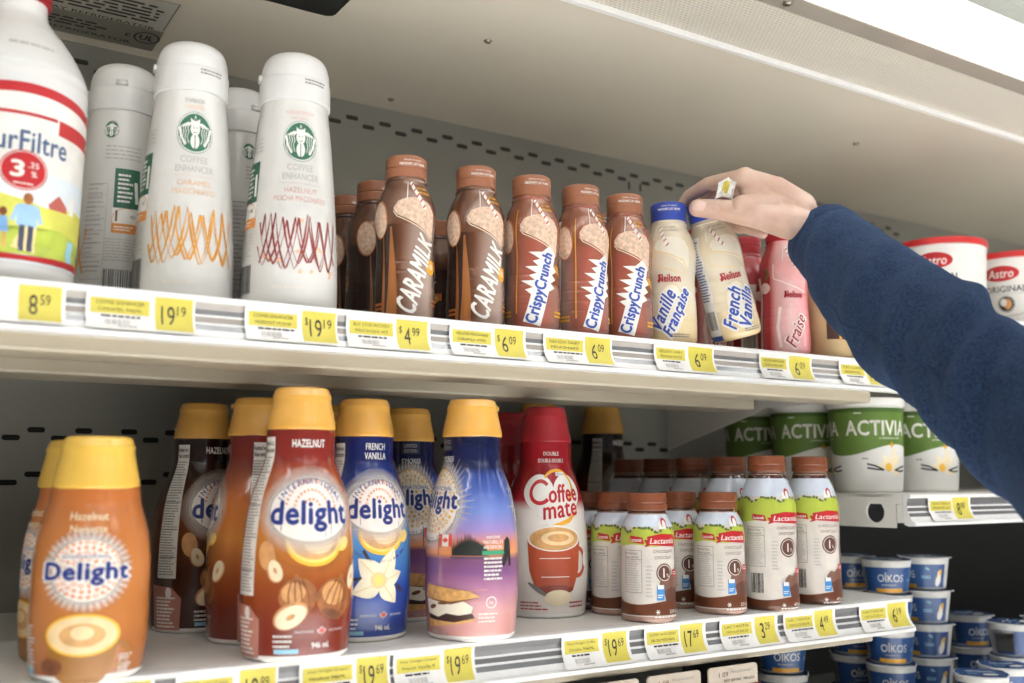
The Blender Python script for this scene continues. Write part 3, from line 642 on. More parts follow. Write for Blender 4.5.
def art_smores(A):
    CRK = mat('graham_cracker_print', (210, 160, 96), 0.45, var=.2, scale=160); CRKD = mat('toasted_print', (120, 76, 44), 0.45, var=.2, scale=150); MAR = mat('marshmallow_print', (246, 236, 214), 0.4); CHO = mat('chocolate_print', (66, 40, 34), 0.35)
    TREE = mat('pine_silhouette_print', (34, 38, 34), 0.45); DOCK = mat('dock_print', (196, 128, 122), 0.45, var=.1)
    for dx in (0.0, CREAMER.R0 * PI):
        A.dx = dx
        A.rect(0, .214, .040, .016, mat('deep_navy_print', (18, 22, 50), 0.35), 1)
        A.text('LIMITED', 0, .2165, PALE, h=.0042, w_=.026, bold=.01, layer=2); A.text('EDITION', 0, .210, PALE, h=.0042, w_=.026, bold=.01, layer=2)
        A.text("S'MORES", 0.002, .1975, LABELW, h=.0062, w_=.038, bold=.01, layer=2, shear=.15)
        R = random.Random(5)
        for i in range(30):
            a = -PI * .1 + 1.2 * PI * i / 29; L = .048 + .014 * R.random(); A.stroke([(.038 * math.cos(a), .147 + .034 * math.sin(a)), (L * math.cos(a), .147 + L * math.sin(a))], .0026, glow_mat(.35), 1, lambda t: 1 - .8 * t)
        glow(A, 0, .146, .038, .039, 2.5, .012); A.ell(0, .150, .036, .036, LABELW, 3, n=40)
        sunburst(A, 0, .151, .034, GOLD, 4, 6, 3, False, .0031)
        A.rect(0, .1645, .062, .0065, HALO, 5); A.text('INTERNATIONAL', 0, .1645, NAVY, h=.0048, w_=.058, bold=.02, layer=6)
        for o_ in ((-.0012, 0), (.0012, 0), (0, .0012), (0, -.0012)): A.text('Delight', o_[0], .149 + o_[1], LABELW, h=.026, w_=.078, bold=.05, layer=6)
        A.text('Delight', 0, .149, NAVY, h=.025, w_=.076, bold=.035, layer=7)
        A.arc_text('COFFEE CREAMER WHITENER', 0, .152, .042, .043, INK, .0028, -PI * .8, -PI * .2, .02, 5)
        # flag, trees
        fx, fy = .019, .108
        A.rect(fx, fy, .0045, .013, LEAFR, 3); A.rect(fx + .0125, fy, .0045, .013, LEAFR, 3); A.rect(fx + .00625, fy, .009, .013, LABELW, 3); maple(A, fx + .00625, fy, .0038, LEAFR, 4); A.rect(fx - .0032, fy - .004, .001, .024, TREE, 3)
        P = [(.034, .092)]
        for k in range(19): xx = .034 + k * .0022; P += [(xx, .101 + .010 * math.sin(PI * k / 18) + (.007 * R.random())), (xx + .0012, .098 + .009 * math.sin(PI * k / 18))]
        P += [(.0765, .092)]; A.poly(P, TREE, 2); A.rect(.055, .0895, .045, .003, mat('tree_reflection_print', (84, 60, 88), .4), 1)
        # smore: cracker, marshmallow, chocolate, cracker
        c0 = .027; n_before = len(A.items)
        A.poly([(c0 - .030, .020), (c0 + .030, .031), (c0 + .036, .036), (c0 + .010, .034), (c0 - .030, .032)], CRK, 2)
        A.poly([(c0 - .030, .032), (c0 + .010, .030), (c0 + .034, .037), (c0 + .030, .044), (c0 - .030, .042)], CHO, 3)
        A.poly([(c0 - .030, .040), (c0 - .012, .036), (c0 + .000, .042), (c0 + .016, .040), (c0 + .030, .043), (c0 + .032, .052), (c0 + .018, .062), (c0 - .012, .064), (c0 - .032, .060)], MAR, 4)
        A.ell(c0 - .02, .05, .006, .003, CRKD, 5, .4); A.ell(c0 - .004, .056, .008, .002, CRKD, 5, .1)
        A.poly([(c0 - .034, .062), (c0 + .006, .055), (c0 + .040, .066), (c0 + .028, .074), (c0 + .002, .078), (c0 - .030, .082)], CRK, 6); A.poly([(c0 - .034, .062), (c0 + .006, .055), (c0 + .040, .066), (c0 + .006, .059)], CRKD, 7)
        A.items[n_before:] = [([(x, y * .76 - .002) for x, y in v], f, m, l) for v, f, m, l in A.items[n_before:]]
        # dock planks
        for k in range(5): A.stroke([(.030 + .004 * k, .010 + .011 * k), (.075, .012 + .011 * k)], .0008, DOCK, 1)
        A.text('946 mL', c0 - .012, .0095, PALE, h=.005, w_=.022, bold=.02, layer=3)
        A.text('ARÔME', .083, .112, LABELW, h=.0038, w_=.018, bold=.03, layer=3); A.text('NATUREL ET', .083, .1065, LABELW, h=.0038, w_=.026, bold=.03, layer=3); A.text('ARTIFICIEL', .083, .101, LABELW, h=.0038, w_=.025, bold=.03, layer=3)
        A.rect(.083, .095, .028, .0045, mat('teal_print', (60, 150, 110), .4), 3); A.greek(.083, .078, .024, .026, 6, LABELW, 3, .5, 8); A.ring(.080, .042, .0065, .0065, .0012, LABELW, 3); A.text('16', .080, .042, LABELW, h=.004, layer=3); A.greek(.080, .026, .03, .012, 3, LABELW, 3, .4, 5)
        # lakeside chair silhouette
        A.poly([(.094, .080), (.097, .080), (.098, .090), (.104, .090), (.105, .080), (.108, .080), (.107, .108), (.103, .112), (.098, .108)], TREE, 3)
    A.dx = 0
def art_coffee_mate(A):
    MUG = mat('terracotta_mug_print', (176, 78, 48), 0.35); MUGD = mat('mug_shade_print', (140, 54, 36), 0.35); R0 = CREAMER.R0
    for dx in (0.0, R0 * PI):
        A.dx = dx
        A.text('DOUBLE', 0, .2075, LABELW, h=.005, w_=.032, bold=.02, layer=2); A.text('DOUBLE-DOUBLE', 0, .1985, LABELW, h=.005, w_=.054, bold=.02, layer=2)
        def heart(s, oy): return [(s * .0029 * 16 * math.sin(t)**3, oy + s * .0026 * (13 * math.cos(t) - 5 * math.cos(2 * t) - 2 * math.cos(3 * t) - math.cos(4 * t))) for t in [2 * PI * i / 48 for i in range(48)]]
        A.poly(heart(1.0, .150), LABELW, 2)
        A.ring(.008, .166, .027, .022, .004, GOLD, 3, -.9, 2.6); A.rect(.014, .181, .016, .0045, LABELW, 4); A.text('NESTLE', .014, .181, NAVY, h=.003, w_=.014, bold=.03, layer=5)
        A.ring(-.020, .158, .0165, .0165, .005, RED, 4, .7, 5.6)
        A.text('offee', .016, .157, RED, h=.022, w_=.046, bold=.03, layer=5, shear=.1, rot=.06); A.text('mate', .010, .135, RED, h=.0175, w_=.050, bold=.03, layer=5, shear=.1, rot=.12)
        A.stroke([(.036, .135), (.02, .122), (-.004, .114), (.006, .108)], .005, GOLD, 3, lambda t: .3 + .9 * math.sin(PI * t))
        A.ring(.032, .070, .016, .020, .0055, MUG, 2); A.ell(.047, .073, .004, .010, LABELW, 3)
        A.poly([(-.036, .100), (.036, .100), (.033, .060), (.025, .036), (-.025, .036), (-.033, .060)], MUG, 3); A.ell(0, .036, .025, .006, MUGD, 3)
        A.ell(0, .100, .036, .0165, LABELW, 4); A.ell(0, .0995, .033, .0145, LATTE, 5); A.ell(.004, .100, .022, .009, LATTEL, 6); A.ell(.004, .1005, .014, .005, LATTE, 7)
        A.rect(0, .075, .040, .001, HALO, 4); A.rect(0, .052, .036, .001, HALO, 4)
        A.ell(.004, .026, .018, .010, NUTC, 5); A.ell(-.022, .036, .016, .0028, GREY, 5, -.6); A.greek(-.028, .016, .04, .012, 3, RED, 2, .4, 2); A.greek(.034, .017, .028, .01, 2, RED, 2, .4, 3)
    A.dx = 0
NOIS = Prof([(0, .042), (.004, .046), (.05, .0495), (.09, .0495), (.12, .047), (.14, .0425), (.155, .0385), (.165, .0375), (.168, .037)], 1.03, .97)
def art_noisette(A):
    SW = mat('light_orange_print', (236, 176, 104), .4)
    R0 = NOIS.R0
    for dx in (0.0, R0 * PI):
        A.dx = dx
        A.text('Hazelnut', 0, .2005, NUTC, h=.0095, w_=.042, bold=.01, layer=2); A.text('Noisette', 0, .186, NUTC, h=.0085, w_=.038, bold=.01, layer=2)
        for i in range(40):
            a = 2 * PI * i / 40; A.stroke([(.034 * math.cos(a), .138 + .036 * math.sin(a)), (.046 * math.cos(a), .138 + .048 * math.sin(a))], .0024, HALO, 1, lambda t: 1 - .85 * t)
        glow(A, 0, .138, .033, .036, 2.5, .012); sunburst(A, 0, .139, .032, ORSUN, 3, 5, 6, False, .0032)
        A.rect(0, .154, .05, .005, HALO, 4); A.text('INTERNATIONAL', 0, .154, NAVY, h=.0036, w_=.046, bold=.02, layer=5)
        for o_ in ((-.0012, 0), (.0012, 0), (0, .0012), (0, -.0012)): A.text('Delight', o_[0], .134 + o_[1], HALO, h=.026, w_=.082, bold=.06, layer=4)
        A.text('Delight', 0, .134, NAVY, h=.0255, w_=.080, bold=.04, layer=5)
        CUP = mat('amber_mug_print', (150, 100, 40), .35)
        n_b = len(A.items); A.ring(.030, .046, .012, .011, .004, CUP, 2); A.poly([(-.030, .064), (.030, .064), (.026, .036), (.016, .022), (-.016, .022), (-.026, .036)], CUP, 3)
        A.ell(0, .064, .030, .018, CUPY, 4); A.ell(0, .064, .0275, .016, LATTEL, 5); A.ell(0, .064, .018, .010, LATTE, 6); A.ell(0, .066, .009, .006, LATTEL, 7)
        A.items[n_b:] = [([(x * 1.18, (y - .064) * 1.35 + .064) for x, y in v], f, m, l) for v, f, m, l in A.items[n_b:]]; A.ell(-.03, .028, .012, .010, NUTD, 4); A.greek(.045, .025, .018, .03, 8, HALO, 2, .5, 4)
    A.dx = 0; A.rect(-1.42 * R0, .11, .0022, .16, HALO, 1); A.greek(-1.25 * R0, .05, .018, .05, 11, HALO, 2, .45, 5); A.rect(-1.25 * R0, .022, .012, .010, SKYB, 2)
    A.items = [([(x * .88, y * .745 - .007) for x, y in v], f, m, l) for v, f, m, l in A.items]
NOIB = ramp_mat('orange_sleeve', [(0, (150, 88, 44)), (.3, (180, 112, 58)), (.6, (190, 120, 66)), (1, (178, 102, 50))], 'v', 0.22, coat=.4, wob=.03)
COFB = ramp_mat('red_white_sleeve', [(0, (232, 226, 218)), (.60, (236, 228, 220)), (.66, (176, 40, 46)), (.72, (150, 24, 34)), (1, (140, 20, 30))], 'v', 0.25, coat=.3)
# -- placements on the lower shelf
def place(o, x, y, z, deg): o.location = (x, y, z); o.rotation_euler = (0, 0, aisle(x, y, deg)); return o
GC = 'coffee creamers on the lower shelf'
hz = creamer('red-brown hazelnut creamer with gold cap at the shelf edge, white hazelnut lettering facing out', HAZB, art_hazel, GOLDCAP, GC)
place(hz, .374, .996, ZB, 15); hz.scale = (1.02, 1.0, 1.01)
o = dup(hz, (0, 0, 0), 0, 'red-brown hazelnut creamer half hidden behind the front one, white facts panel facing out', GC); place(o, .370, 1.119, ZB, 80); o.scale = (1, 1, 1)
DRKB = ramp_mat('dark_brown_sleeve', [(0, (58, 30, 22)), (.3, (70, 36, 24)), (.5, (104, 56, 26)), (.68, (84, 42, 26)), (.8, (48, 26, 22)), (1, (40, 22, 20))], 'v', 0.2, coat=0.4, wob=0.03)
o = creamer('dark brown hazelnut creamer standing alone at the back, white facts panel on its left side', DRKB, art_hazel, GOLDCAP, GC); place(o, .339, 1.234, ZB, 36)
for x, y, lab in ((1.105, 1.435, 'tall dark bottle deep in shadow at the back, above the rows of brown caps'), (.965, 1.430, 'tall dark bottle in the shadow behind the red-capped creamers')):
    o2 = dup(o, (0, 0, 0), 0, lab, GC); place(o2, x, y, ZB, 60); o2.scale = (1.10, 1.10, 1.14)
va = creamer('blue french vanilla creamer with gold cap and white flower picture', VANB, art_vanilla, GOLDCAP, GC); place(va, .477, 1.068, ZB, 24)
o = dup(va, (0, 0, 0), 0, 'gold-capped creamer hidden behind the blue vanilla one, only its cap edge showing', GC); place(o, .470, 1.185, ZB, 24)
sm = creamer('sunset-printed creamer with gold cap at the shelf edge, lake scene facing out', SMOB, art_smores, GOLDCAP, GC); place(sm, .586, 1.008, ZB, -62)
o = dup(sm, (0, 0, 0), 0, 'sunset-printed creamer behind, between the blue bottle and the front sunset bottle', GC); place(o, .589, 1.180, ZB, 6)
cm = creamer('white creamer with dark red cap, red lettering and a terracotta mug picture', COFB, art_coffee_mate, REDCAP, GC, dome=.004); place(cm, .758, 1.110, ZB, 14)
o = dup(cm, (0, 0, 0), 0, 'red-capped creamer in shadow behind, seen between the sunset bottle and the white one', GC); place(o, .775, 1.235, ZB, 60)
no = creamer('blurred orange hazelnut creamer with yellow cap nearest the camera, lower left', NOIB, art_noisette, mat('yellow_cap_plastic', (226, 182, 80), .2, var=.02), GC, NOIS, k=1.10); place(no, .178, 1.000, ZB, -6)
o = dup(no, (0, 0, 0), 0, 'orange creamer half hidden behind the blurred one at the far left', GC); place(o, .180, 1.108, ZB, -70)

# -- small and tall chocolate milk bottles
CHOC = mat('chocolate_milk', (72, 38, 26), 0.12, coat=.6); BRCAP = mat('brown_cap_plastic', (118, 64, 38), 0.38, var=.03)
MILKW = mat('milk_sleeve_white', (214, 206, 196), 0.22, coat=.4); HILL = mat('green_hill_print', (170, 182, 70), 0.35); HILLD = mat('hedge_print', (92, 104, 50), 0.4); SKYP = mat('pale_sky_print', (206, 214, 226), 0.25, coat=.4)
BANDB = mat('brown_band_print', (98, 54, 32), 0.3); CLEARN = mat('clear_neck_plastic', (150, 120, 104), 0.1, coat=.6); MILKB = mat('milky_base_plastic', (168, 138, 124), 0.2)
CHOP = mat('choc_splash_print', (120, 84, 70), 0.35, var=.1); CHOPD = mat('choc_glass_print', (92, 58, 46), 0.35); BLUEP = mat('blue_badge_print', (60, 130, 190), 0.35)
LS = Prof([(0, .031), (.004, .0345), (.010, .0345), (.025, .0338), (.045, .0342), (.07, .0340), (.098, .0338), (.112, .0325), (.122, .0295), (.131, .0245), (.1345, .0232), (.1365, .0232)])
LL = Prof([(0, .035), (.004, .0385), (.012, .0385), (.04, .0380), (.06, .0384), (.08, .0379), (.1, .0384), (.132, .0382), (.150, .0360), (.165, .0310), (.178, .0250), (.1825, .0232), (.186, .0232)])
def art_milk(P, big):
    def fn(A):
        H = P.h; b0 = .024 if not big else .016; top = .131 if not big else .176; R0 = P.R0; full = R0 * PI
        k = 1.0 if not big else 1.12
        hz_ = top - (.018 if not big else .028)
        # hill band round the whole bottle
        def wave(u, a): return a + .0025 * math.sin(u * 160) + .0015 * math.sin(u * 310 + 1)
        us = [-full + 2 * full * i / 80 for i in range(81)]
        lo_ = hz_ - (.020 if not big else .030)
        A.poly([(u, lo_ + .0012 * math.sin(u * 120)) for u in us] + [(u, wave(u, hz_)) for u in us[::-1]], HILL, 1)
        R = random.Random(3)
        for i in range(60): u = -full + 2 * full * (i + R.random()) / 60; A.ell(u, wave(u, hz_), .0022, .0012 + .001 * R.random(), HILLD, 2, 0, 8)
        us2 = us
        A.poly([(u, .0015 if big else .009) for u in us2] + [(u, b0 + .0022 * math.sin(u * 70 + 1)) for u in us2[::-1]], BANDB, 1)
        for dx in (0.0, R0 * PI):
            A.dx = dx
            cy = hz_ - (.014 if not big else .026)
            # barn and silo
            A.poly([(-.006, hz_), (.006, hz_), (.006, hz_ + .008), (0, hz_ + .013), (-.006, hz_ + .008)], LABELW, 3); A.ell(.003, hz_ + .008, .005, .006, RED, 4); A.ell(.003, hz_ + .006, .003, .005, LABELW, 5)
            # red ribbon with the script name
            A.poly([(-.021 * k, cy - .005), (.021 * k, cy - .008), (.023 * k, cy + .002), (.018 * k, cy + .007), (-.004, cy + .0085), (-.022 * k, cy + .005)], RED, 4); A.poly([(-.026 * k, cy - .008), (-.019 * k, cy - .006), (-.019 * k, cy + .001), (-.026 * k, cy + .001), (-.023 * k, cy - .004)], RED, 3)
            A.text('Lactantia', 0, cy - .0002, LABELW, h=.0068, w_=.036 * k, bold=.02, shear=.25, layer=5)
            A.text('CHOCOLATE', 0, cy - .013, CHOPD, h=.0038, w_=.030 * k, layer=3); A.text('CHOCOLAT', 0, cy - .0205, CHOPD, h=.0038, w_=.026 * k, layer=3)
            my = cy - .039; A.ell(0, my, .0115 * k, .0115 * k, CHOPD, 3); A.ring(0, my, .0098 * k, .0098 * k, .0008, LABELW, 4); A.ell(0, my, .0086 * k, .0086 * k, CHOPD, 5)
            A.text('1', -.0012, my, LABELW, h=.011, bold=.01, layer=6); A.text('%', .0045, my - .003, LABELW, h=.004, layer=6)
            gx, gy = .012, b0 + .016
            A.poly([(gx - .016, gy + .010), (gx + .016, gy + .012), (gx + .012, gy - .016), (gx - .010, gy - .016)], CHOPD, 3)
            A.poly([(gx - .020, gy - .002), (gx - .019, gy + .009), (gx - .013, gy + .015), (gx - .006, gy + .013), (gx, gy + .018), (gx + .006, gy + .014), (gx + .011, gy + .02), (gx + .014, gy + .006), (gx + .008, gy + .001), (gx, gy + .003), (gx - .01, gy - .001)], CHOP, 4)
            A.stroke([(gx + .012, cy - .01), (gx + .014, cy - .03), (gx + .010, my - .004), (gx + .012, gy + .012)], .005, CHOPD, 2, lambda t: .3 + .7 * t)
            A.rect(gx + .008, gy + .019, .013, .0085, RED, 5); A.greek(gx + .008, gy + .019, .010, .005, 2, LABELW, 6, .5, 3)
            A.rect(gx - .018, gy - .004, .0105, .018, BLUEP, 5); A.rect(gx - .018, gy + .003, .008, .005, LABELW, 6); A.greek(gx - .018, gy - .008, .008, .005, 2, LABELW, 6, .5, 4)
            yb = .013 if not big else .0075
            A.text('473 mL' if big else '237 mL', gx + .004, yb, LABELW, h=.0042, w_=.017, bold=.02, layer=3); A.greek(gx - .008, yb - .006 if not big else yb - .0045, .036, .0025, 1, LABELW, 3, .7, 4, 0)
            for a in range(3): A.stroke([(gx - .022 + .003 * math.cos(a * PI / 3), yb + .003 * math.sin(a * PI / 3)), (gx - .022 - .003 * math.cos(a * PI / 3), yb - .003 * math.sin(a * PI / 3))], .0008, LABELW, 3)
            # facts panel to the left of the front
            nx = -.042 * (1 if not big else 1.1); top_n = cy - .012; h_n = top_n - b0 - (.012 if not big else .042)
            for sx in (-1, 1): A.rect(nx + sx * .0125, top_n - h_n / 2, .0006, h_n, GREY, 2)
            for zz in (top_n, top_n - h_n, top_n - .011): A.rect(nx, zz, .025, .0006, GREY, 2)
            A.text('Nutrition Facts', nx - .0115, top_n - .0035, INK, h=.003, w_=.019, bold=.02, layer=2, align='l'); A.text('Valeur nutritive', nx - .0115, top_n - .008, INK, h=.003, w_=.02, bold=.02, layer=2, align='l')
            A.greek(nx, top_n - .011 - (h_n - .012) / 2, .022, h_n - .014, 13 if not big else 16, PALE, 2, .45, 6, .3)
            if big: A.barcode(nx, b0 + .020, .018, .026, INK, 2)
            A.greek(-.020, my - .010, .009, .04, 9, PALE, 2, .4, 9); A.poly([(nx - .004, cy - .002), (nx + .016, cy - .004), (nx + .014, cy + .004), (nx - .003, cy + .006)], RED, 3); A.text('Lactantia', nx + .0055, cy + .0008, LABELW, h=.0042, w_=.015, bold=.02, shear=.25, layer=4)
        A.dx = 0
    return fn
def milk_cap(parent, z, r, h):
    P = Prof([(z, r), (z + .001, r + .0004), (z + h * .33, r + .0003), (z + h * .36, r - .0005), (z + h * .42, r - .0005), (z + h * .45, r + .0002), (z + h - .0016, r - .0002), (z + h - .0004, r - .0012), (z + h, r * .55)])
    bm = bmesh.new(); lathe(bm, P, segs=60, step=.0010)
    for v in bm.verts:
        if z + h * .5 < v.co.z < z + h - .002:
            a = math.atan2(v.co.y, v.co.x); q = 1 - .010 * (1 if int((a + PI) / (2 * PI) * 60 + .5) % 2 else 0); v.co.x *= q; v.co.y *= q
    return link_mesh('cap', bm, BRCAP, parent)
def milk_bottle(big, label, group):
    t = thing('milk_bottle', label, 'bottle', (0, 0, 0), 0, group); P = LL if big else LS
    top = .176 if big else .131; hz_ = top - (.024 if big else .016)
    def zone(z, u):
        if z < (.002 if big else .0075): return 2
        if z > top + (.0075 if big else .004): return 4
        if z > top: return 3
        if z > hz_: return 1
        return 0
    grooves = (.036, .058, .080, .102) if big else (.045, .066, .086)
    body_obj(P, [MILKW, SKYP, MILKB, CHOC, CLEARN], t, mi=zone, step=.0015, extra=None)
    bm = bmesh.new(); z = P.h - .002; lathe(bm, Prof([(P.h - .006, .0232), (P.h - .0055, .0252), (P.h - .0045, .0252), (P.h - .004, .0232)]), step=.0005, segs=40); link_mesh('neck_ring', bm, CLEARN, t)
    milk_cap(t, P.h - .0005, .0252, .0215)
    A = Art(); art_milk(P, big)(A); A.build('label', P.pt, t)
    return t
GS, GL = 'small chocolate milk bottles on the lower shelf', 'tall chocolate milk bottles on the lower shelf'
s0 = milk_bottle(False, 'small chocolate milk bottle at the front, left of the two front small ones', GS); place(s0, .838, .998, ZB, 36)
for x, y, d, lab in ((.846, 1.072, 30, 'small chocolate milk bottle second in the left row, just behind the front left one'), (.852, 1.146, 24, 'small chocolate milk bottle third in the left row, right beside the white creamer'),
                     (.966, 1.003, 36, 'small chocolate milk bottle at the front, touching the tall bottles'), (.962, 1.078, 24, 'small chocolate milk bottle between the two front small ones, one row back')):
    o = dup(s0, (0, 0, 0), 0, lab, GS); place(o, x, y, ZB, d)
l0 = milk_bottle(True, 'tall chocolate milk bottle at the front, next to the small ones', GL); place(l0, 1.056, .999, ZB, 42)
for x, y, d, lab in ((1.157, 1.010, 39, 'tall chocolate milk bottle at the right end of the lower shelf'), (1.066, 1.084, 30, 'tall chocolate milk bottle second in its row, behind the front tall one'),
                     (1.070, 1.165, 30, 'tall chocolate milk bottle third in its row, above the small brown caps'), (1.072, 1.245, 30, 'tall chocolate milk bottle fourth in its row, dark among the shadows'),
                     (1.074, 1.325, 30, 'tall chocolate milk bottle fifth in its row, deep in shadow'),
                     (1.160, 1.092, 30, 'tall chocolate milk bottle behind the right end one, only a sliver showing')):
    o = dup(l0, (0, 0, 0), 0, lab, GL); place(o, x, y, ZB, d)

# ------------------------------------------------------------------ milkshakes on the upper shelf
SHAKE = Prof([(0, .030), (.003, .0335), (.008, .0352), (.022, .0356), (.050, .0352), (.074, .0340), (.088, .0338), (.105, .0350), (.122, .0364), (.136, .0352), (.150, .0310), (.162, .0255), (.168, .0238), (.1715, .0234)])
FROTH = mat('milk_froth_print', (222, 190, 164), 0.45, var=.22, scale=260); FROTHL = mat('froth_rim_print', (236, 214, 192), 0.4)
COPPER = mat('copper_print', (196, 112, 56), 0.3, metal=.2); SILV = mat('silver_print', (176, 152, 142), 0.3, metal=.3)
BRC = mat('shake_brown_cap', (150, 96, 68), 0.34, var=.02); BLUEC = mat('shake_blue_cap', (44, 66, 150), 0.34, var=.02); REDC2 = mat('shake_red_cap', (168, 40, 48), 0.34, var=.02)
BLUEI = mat('blue_lettering', (52, 78, 156), 0.4); CRIMS = mat('crimson_lettering', (158, 34, 48), 0.4); STRAWR = mat('straw_red_print', (186, 86, 56), 0.4)
def shake_cap(parent, m, txt):
    z = .1712
    P = Prof([(z, .0236), (z + .0006, .0244), (z + .010, .0244), (z + .0108, .0236), (z + .0118, .0236), (z + .0126, .0245), (z + .0225, .0245), (z + .0250, .0236), (z + .0264, .0212), (z + .0268, .010)])
    bm = bmesh.new(); lathe(bm, P, segs=52, step=.0009)
    o = link_mesh('cap', bm, m, parent)
    A = Art(); 
    for dx in (0.0, PI * P.R0):
        A.dx = dx
        A.text(txt[0], .003, z + .0190, LABELW, h=.0026, w_=.022, bold=.02, layer=1); A.text(txt[1], .003, z + .0148, LABELW, h=.0030, w_=.032, bold=.03, layer=1)
    A.dx = 0
    A.build('cap_lettering', P.pt, parent)
def shake(label, body_m, art, capm, txt, group, top_m=None):
    t = thing('milkshake_bottle', label, 'bottle', (0, 0, 0), 0, group)
    gr = (.030, .042, .056, .068)
    body_obj(SHAKE, [body_m, top_m or body_m], t, step=.0015, mi=lambda z, u: 1 if z > .112 else 0, extra=lambda z: -.0005 if any(abs(z - g) < .0011 for g in gr) else 0.0)
    bm = bmesh.new(); lathe(bm, Prof([(.1655, .0240), (.1660, .0252), (.1672, .0252), (.1678, .0240)]), step=.0004, segs=44); link_mesh('neck_ring', bm, body_m, t)
    shake_cap(t, capm, txt)
    A = Art(); art(A); A.build('label', SHAKE.pt, t)
    return t
def straw(A, x, y, layer=6, ang=-1.10, L=.037):
    c, q = math.cos(ang), math.sin(ang); w_ = .0052
    A.stroke([(x, y), (x + c * L, y + q * L)], w_, LABELW, layer)
    for k in range(5):
        t = (k + .5) / 5 * L; A.poly([(x + c * (t - .0024) - q * w_ / 2, y + q * (t - .002) + c * w_ / 2), (x + c * t - q * w_ / 2, y + q * t + c * w_ / 2), (x + c * (t + .002) + q * w_ / 2, y + q * (t + .002) - c * w_ / 2), (x + c * t + q * w_ / 2, y + q * t - c * w_ / 2)], STRAWR, layer + 1)
    A.stroke([(x - .0045, y + .001), (x - .006, y - .022)], .0012, LABELW, layer)
def swirl(A, x, w_, y0, y1, m, layer, rim=True):
    """scoop of froth with a slanted lower edge"""
    top = [(x - w_ * .5, y1 - .010), (x - w_ * .40, y1 - .002), (x - w_ * .2, y1 + .002), (x, y1 + .0035), (x + w_ * .2, y1 + .002), (x + w_ * .4, y1 - .003), (x + w_ * .5, y1 - .012)]
    bot = [(x + w_ * .52, y0 - .008), (x + w_ * .46, y0 - .012), (x + w_ * .3, y0 - .004), (x + w_ * .1, y0 + .002), (x - w_ * .2, y0 + .009), (x - w_ * .42, y0 + .014), (x - w_ * .5, y0 + .02)]
    A.poly(top + bot, m, layer)
    if rim: A.stroke([(a, b - .0022) for a, b in bot[::-1]], .0011, FROTHL, layer + 1)
def side_panel(A, u, seed=5, wd=.024, z0=.008, z1=.150, bar=True, col=GREY):
    A.rect(u, (z0 + z1) / 2, wd, z1 - z0, LABELW, 3); A.greek(u, (z0 + z1) / 2 + .022, wd * .86, (z1 - z0) * .62, 22, col, 4, .45, seed, .25)
    if bar: A.barcode(u, z0 + .022, wd * .7, .026, INK, 4, seed)
STRK = mat('copper_streak_print', (214, 138, 76), .3, metal=.2)
nt = STRK.node_tree; tr = nt.nodes.new('ShaderNodeBsdfTransparent'); mx = nt.nodes.new('ShaderNodeMixShader'); mx.inputs[0].default_value = .5
nt.links.new(tr.outputs[0], mx.inputs[1]); nt.links.new(nt.nodes['Principled BSDF'].outputs[0], mx.inputs[2]); nt.links.new(mx.outputs[0], nt.nodes['Material Output'].inputs[0])
def art_caramilk(A):
    R0 = SHAKE.R0
    for dx in (0.0, R0 * PI):
        A.dx = dx
        swirl(A, .004, .052, .108, .140, FROTH, 2)
        A.ell(-.043, .118, .012, .021, FROTH, 2, .05); A.ring(-.043, .118, .0135, .0225, .0012, COPPER, 3)
        for w_, x0 in ((.014, -.024), (.007, -.0235), (.005, -.036)): A.stroke([(x0 + .0015 * math.sin(k * .5), .003 + .0105 * k) for k in range(11)], w_, STRK, 1 + w_ * 20, lambda t: max(.05, 1 - t) ** .6)
        straw(A, .000, .163)
        A.text('LAIT FRAPPE', .017, .156, GOLD, h=.0034, w_=.018, bold=.03, layer=4); A.text('CARAMEL MILKSHAKE', .018, .1505, GOLD, h=.0034, w_=.022, bold=.03, layer=4)
        A.text('CARAMILK', .007, .054, LABELW, h=.024, w_=.092, bold=.03, rot=1.25, shear=.22, layer=6)
        A.ell(.028, .063, .008, .009, GOLD, 4); A.ell(.029, .064, .004, .004, LATTEL, 5); A.rect(.036, .066, .009, .012, COPPER, 3)
        A.greek(.036, .022, .014, .010, 2, COPPER, 3, .6, 4); A.greek(-.043, .016, .014, .010, 2, COPPER, 3, .6, 8)
    A.dx = 0
CARB = ramp_mat('caramel_sleeve', [(0, (92, 66, 58)), (.10, (78, 54, 44)), (.22, (58, 40, 34)), (.38, (60, 40, 32)), (.44, (104, 64, 42)), (.50, (150, 122, 108)), (.60, (186, 164, 150)), (.68, (74, 52, 44)), (.8, (58, 40, 34)), (.9, (110, 70, 46)), (1, (92, 66, 58))], 'u', .24, metal=.15, coat=.4)  # bright zone: silver print, with highlight put into its colour
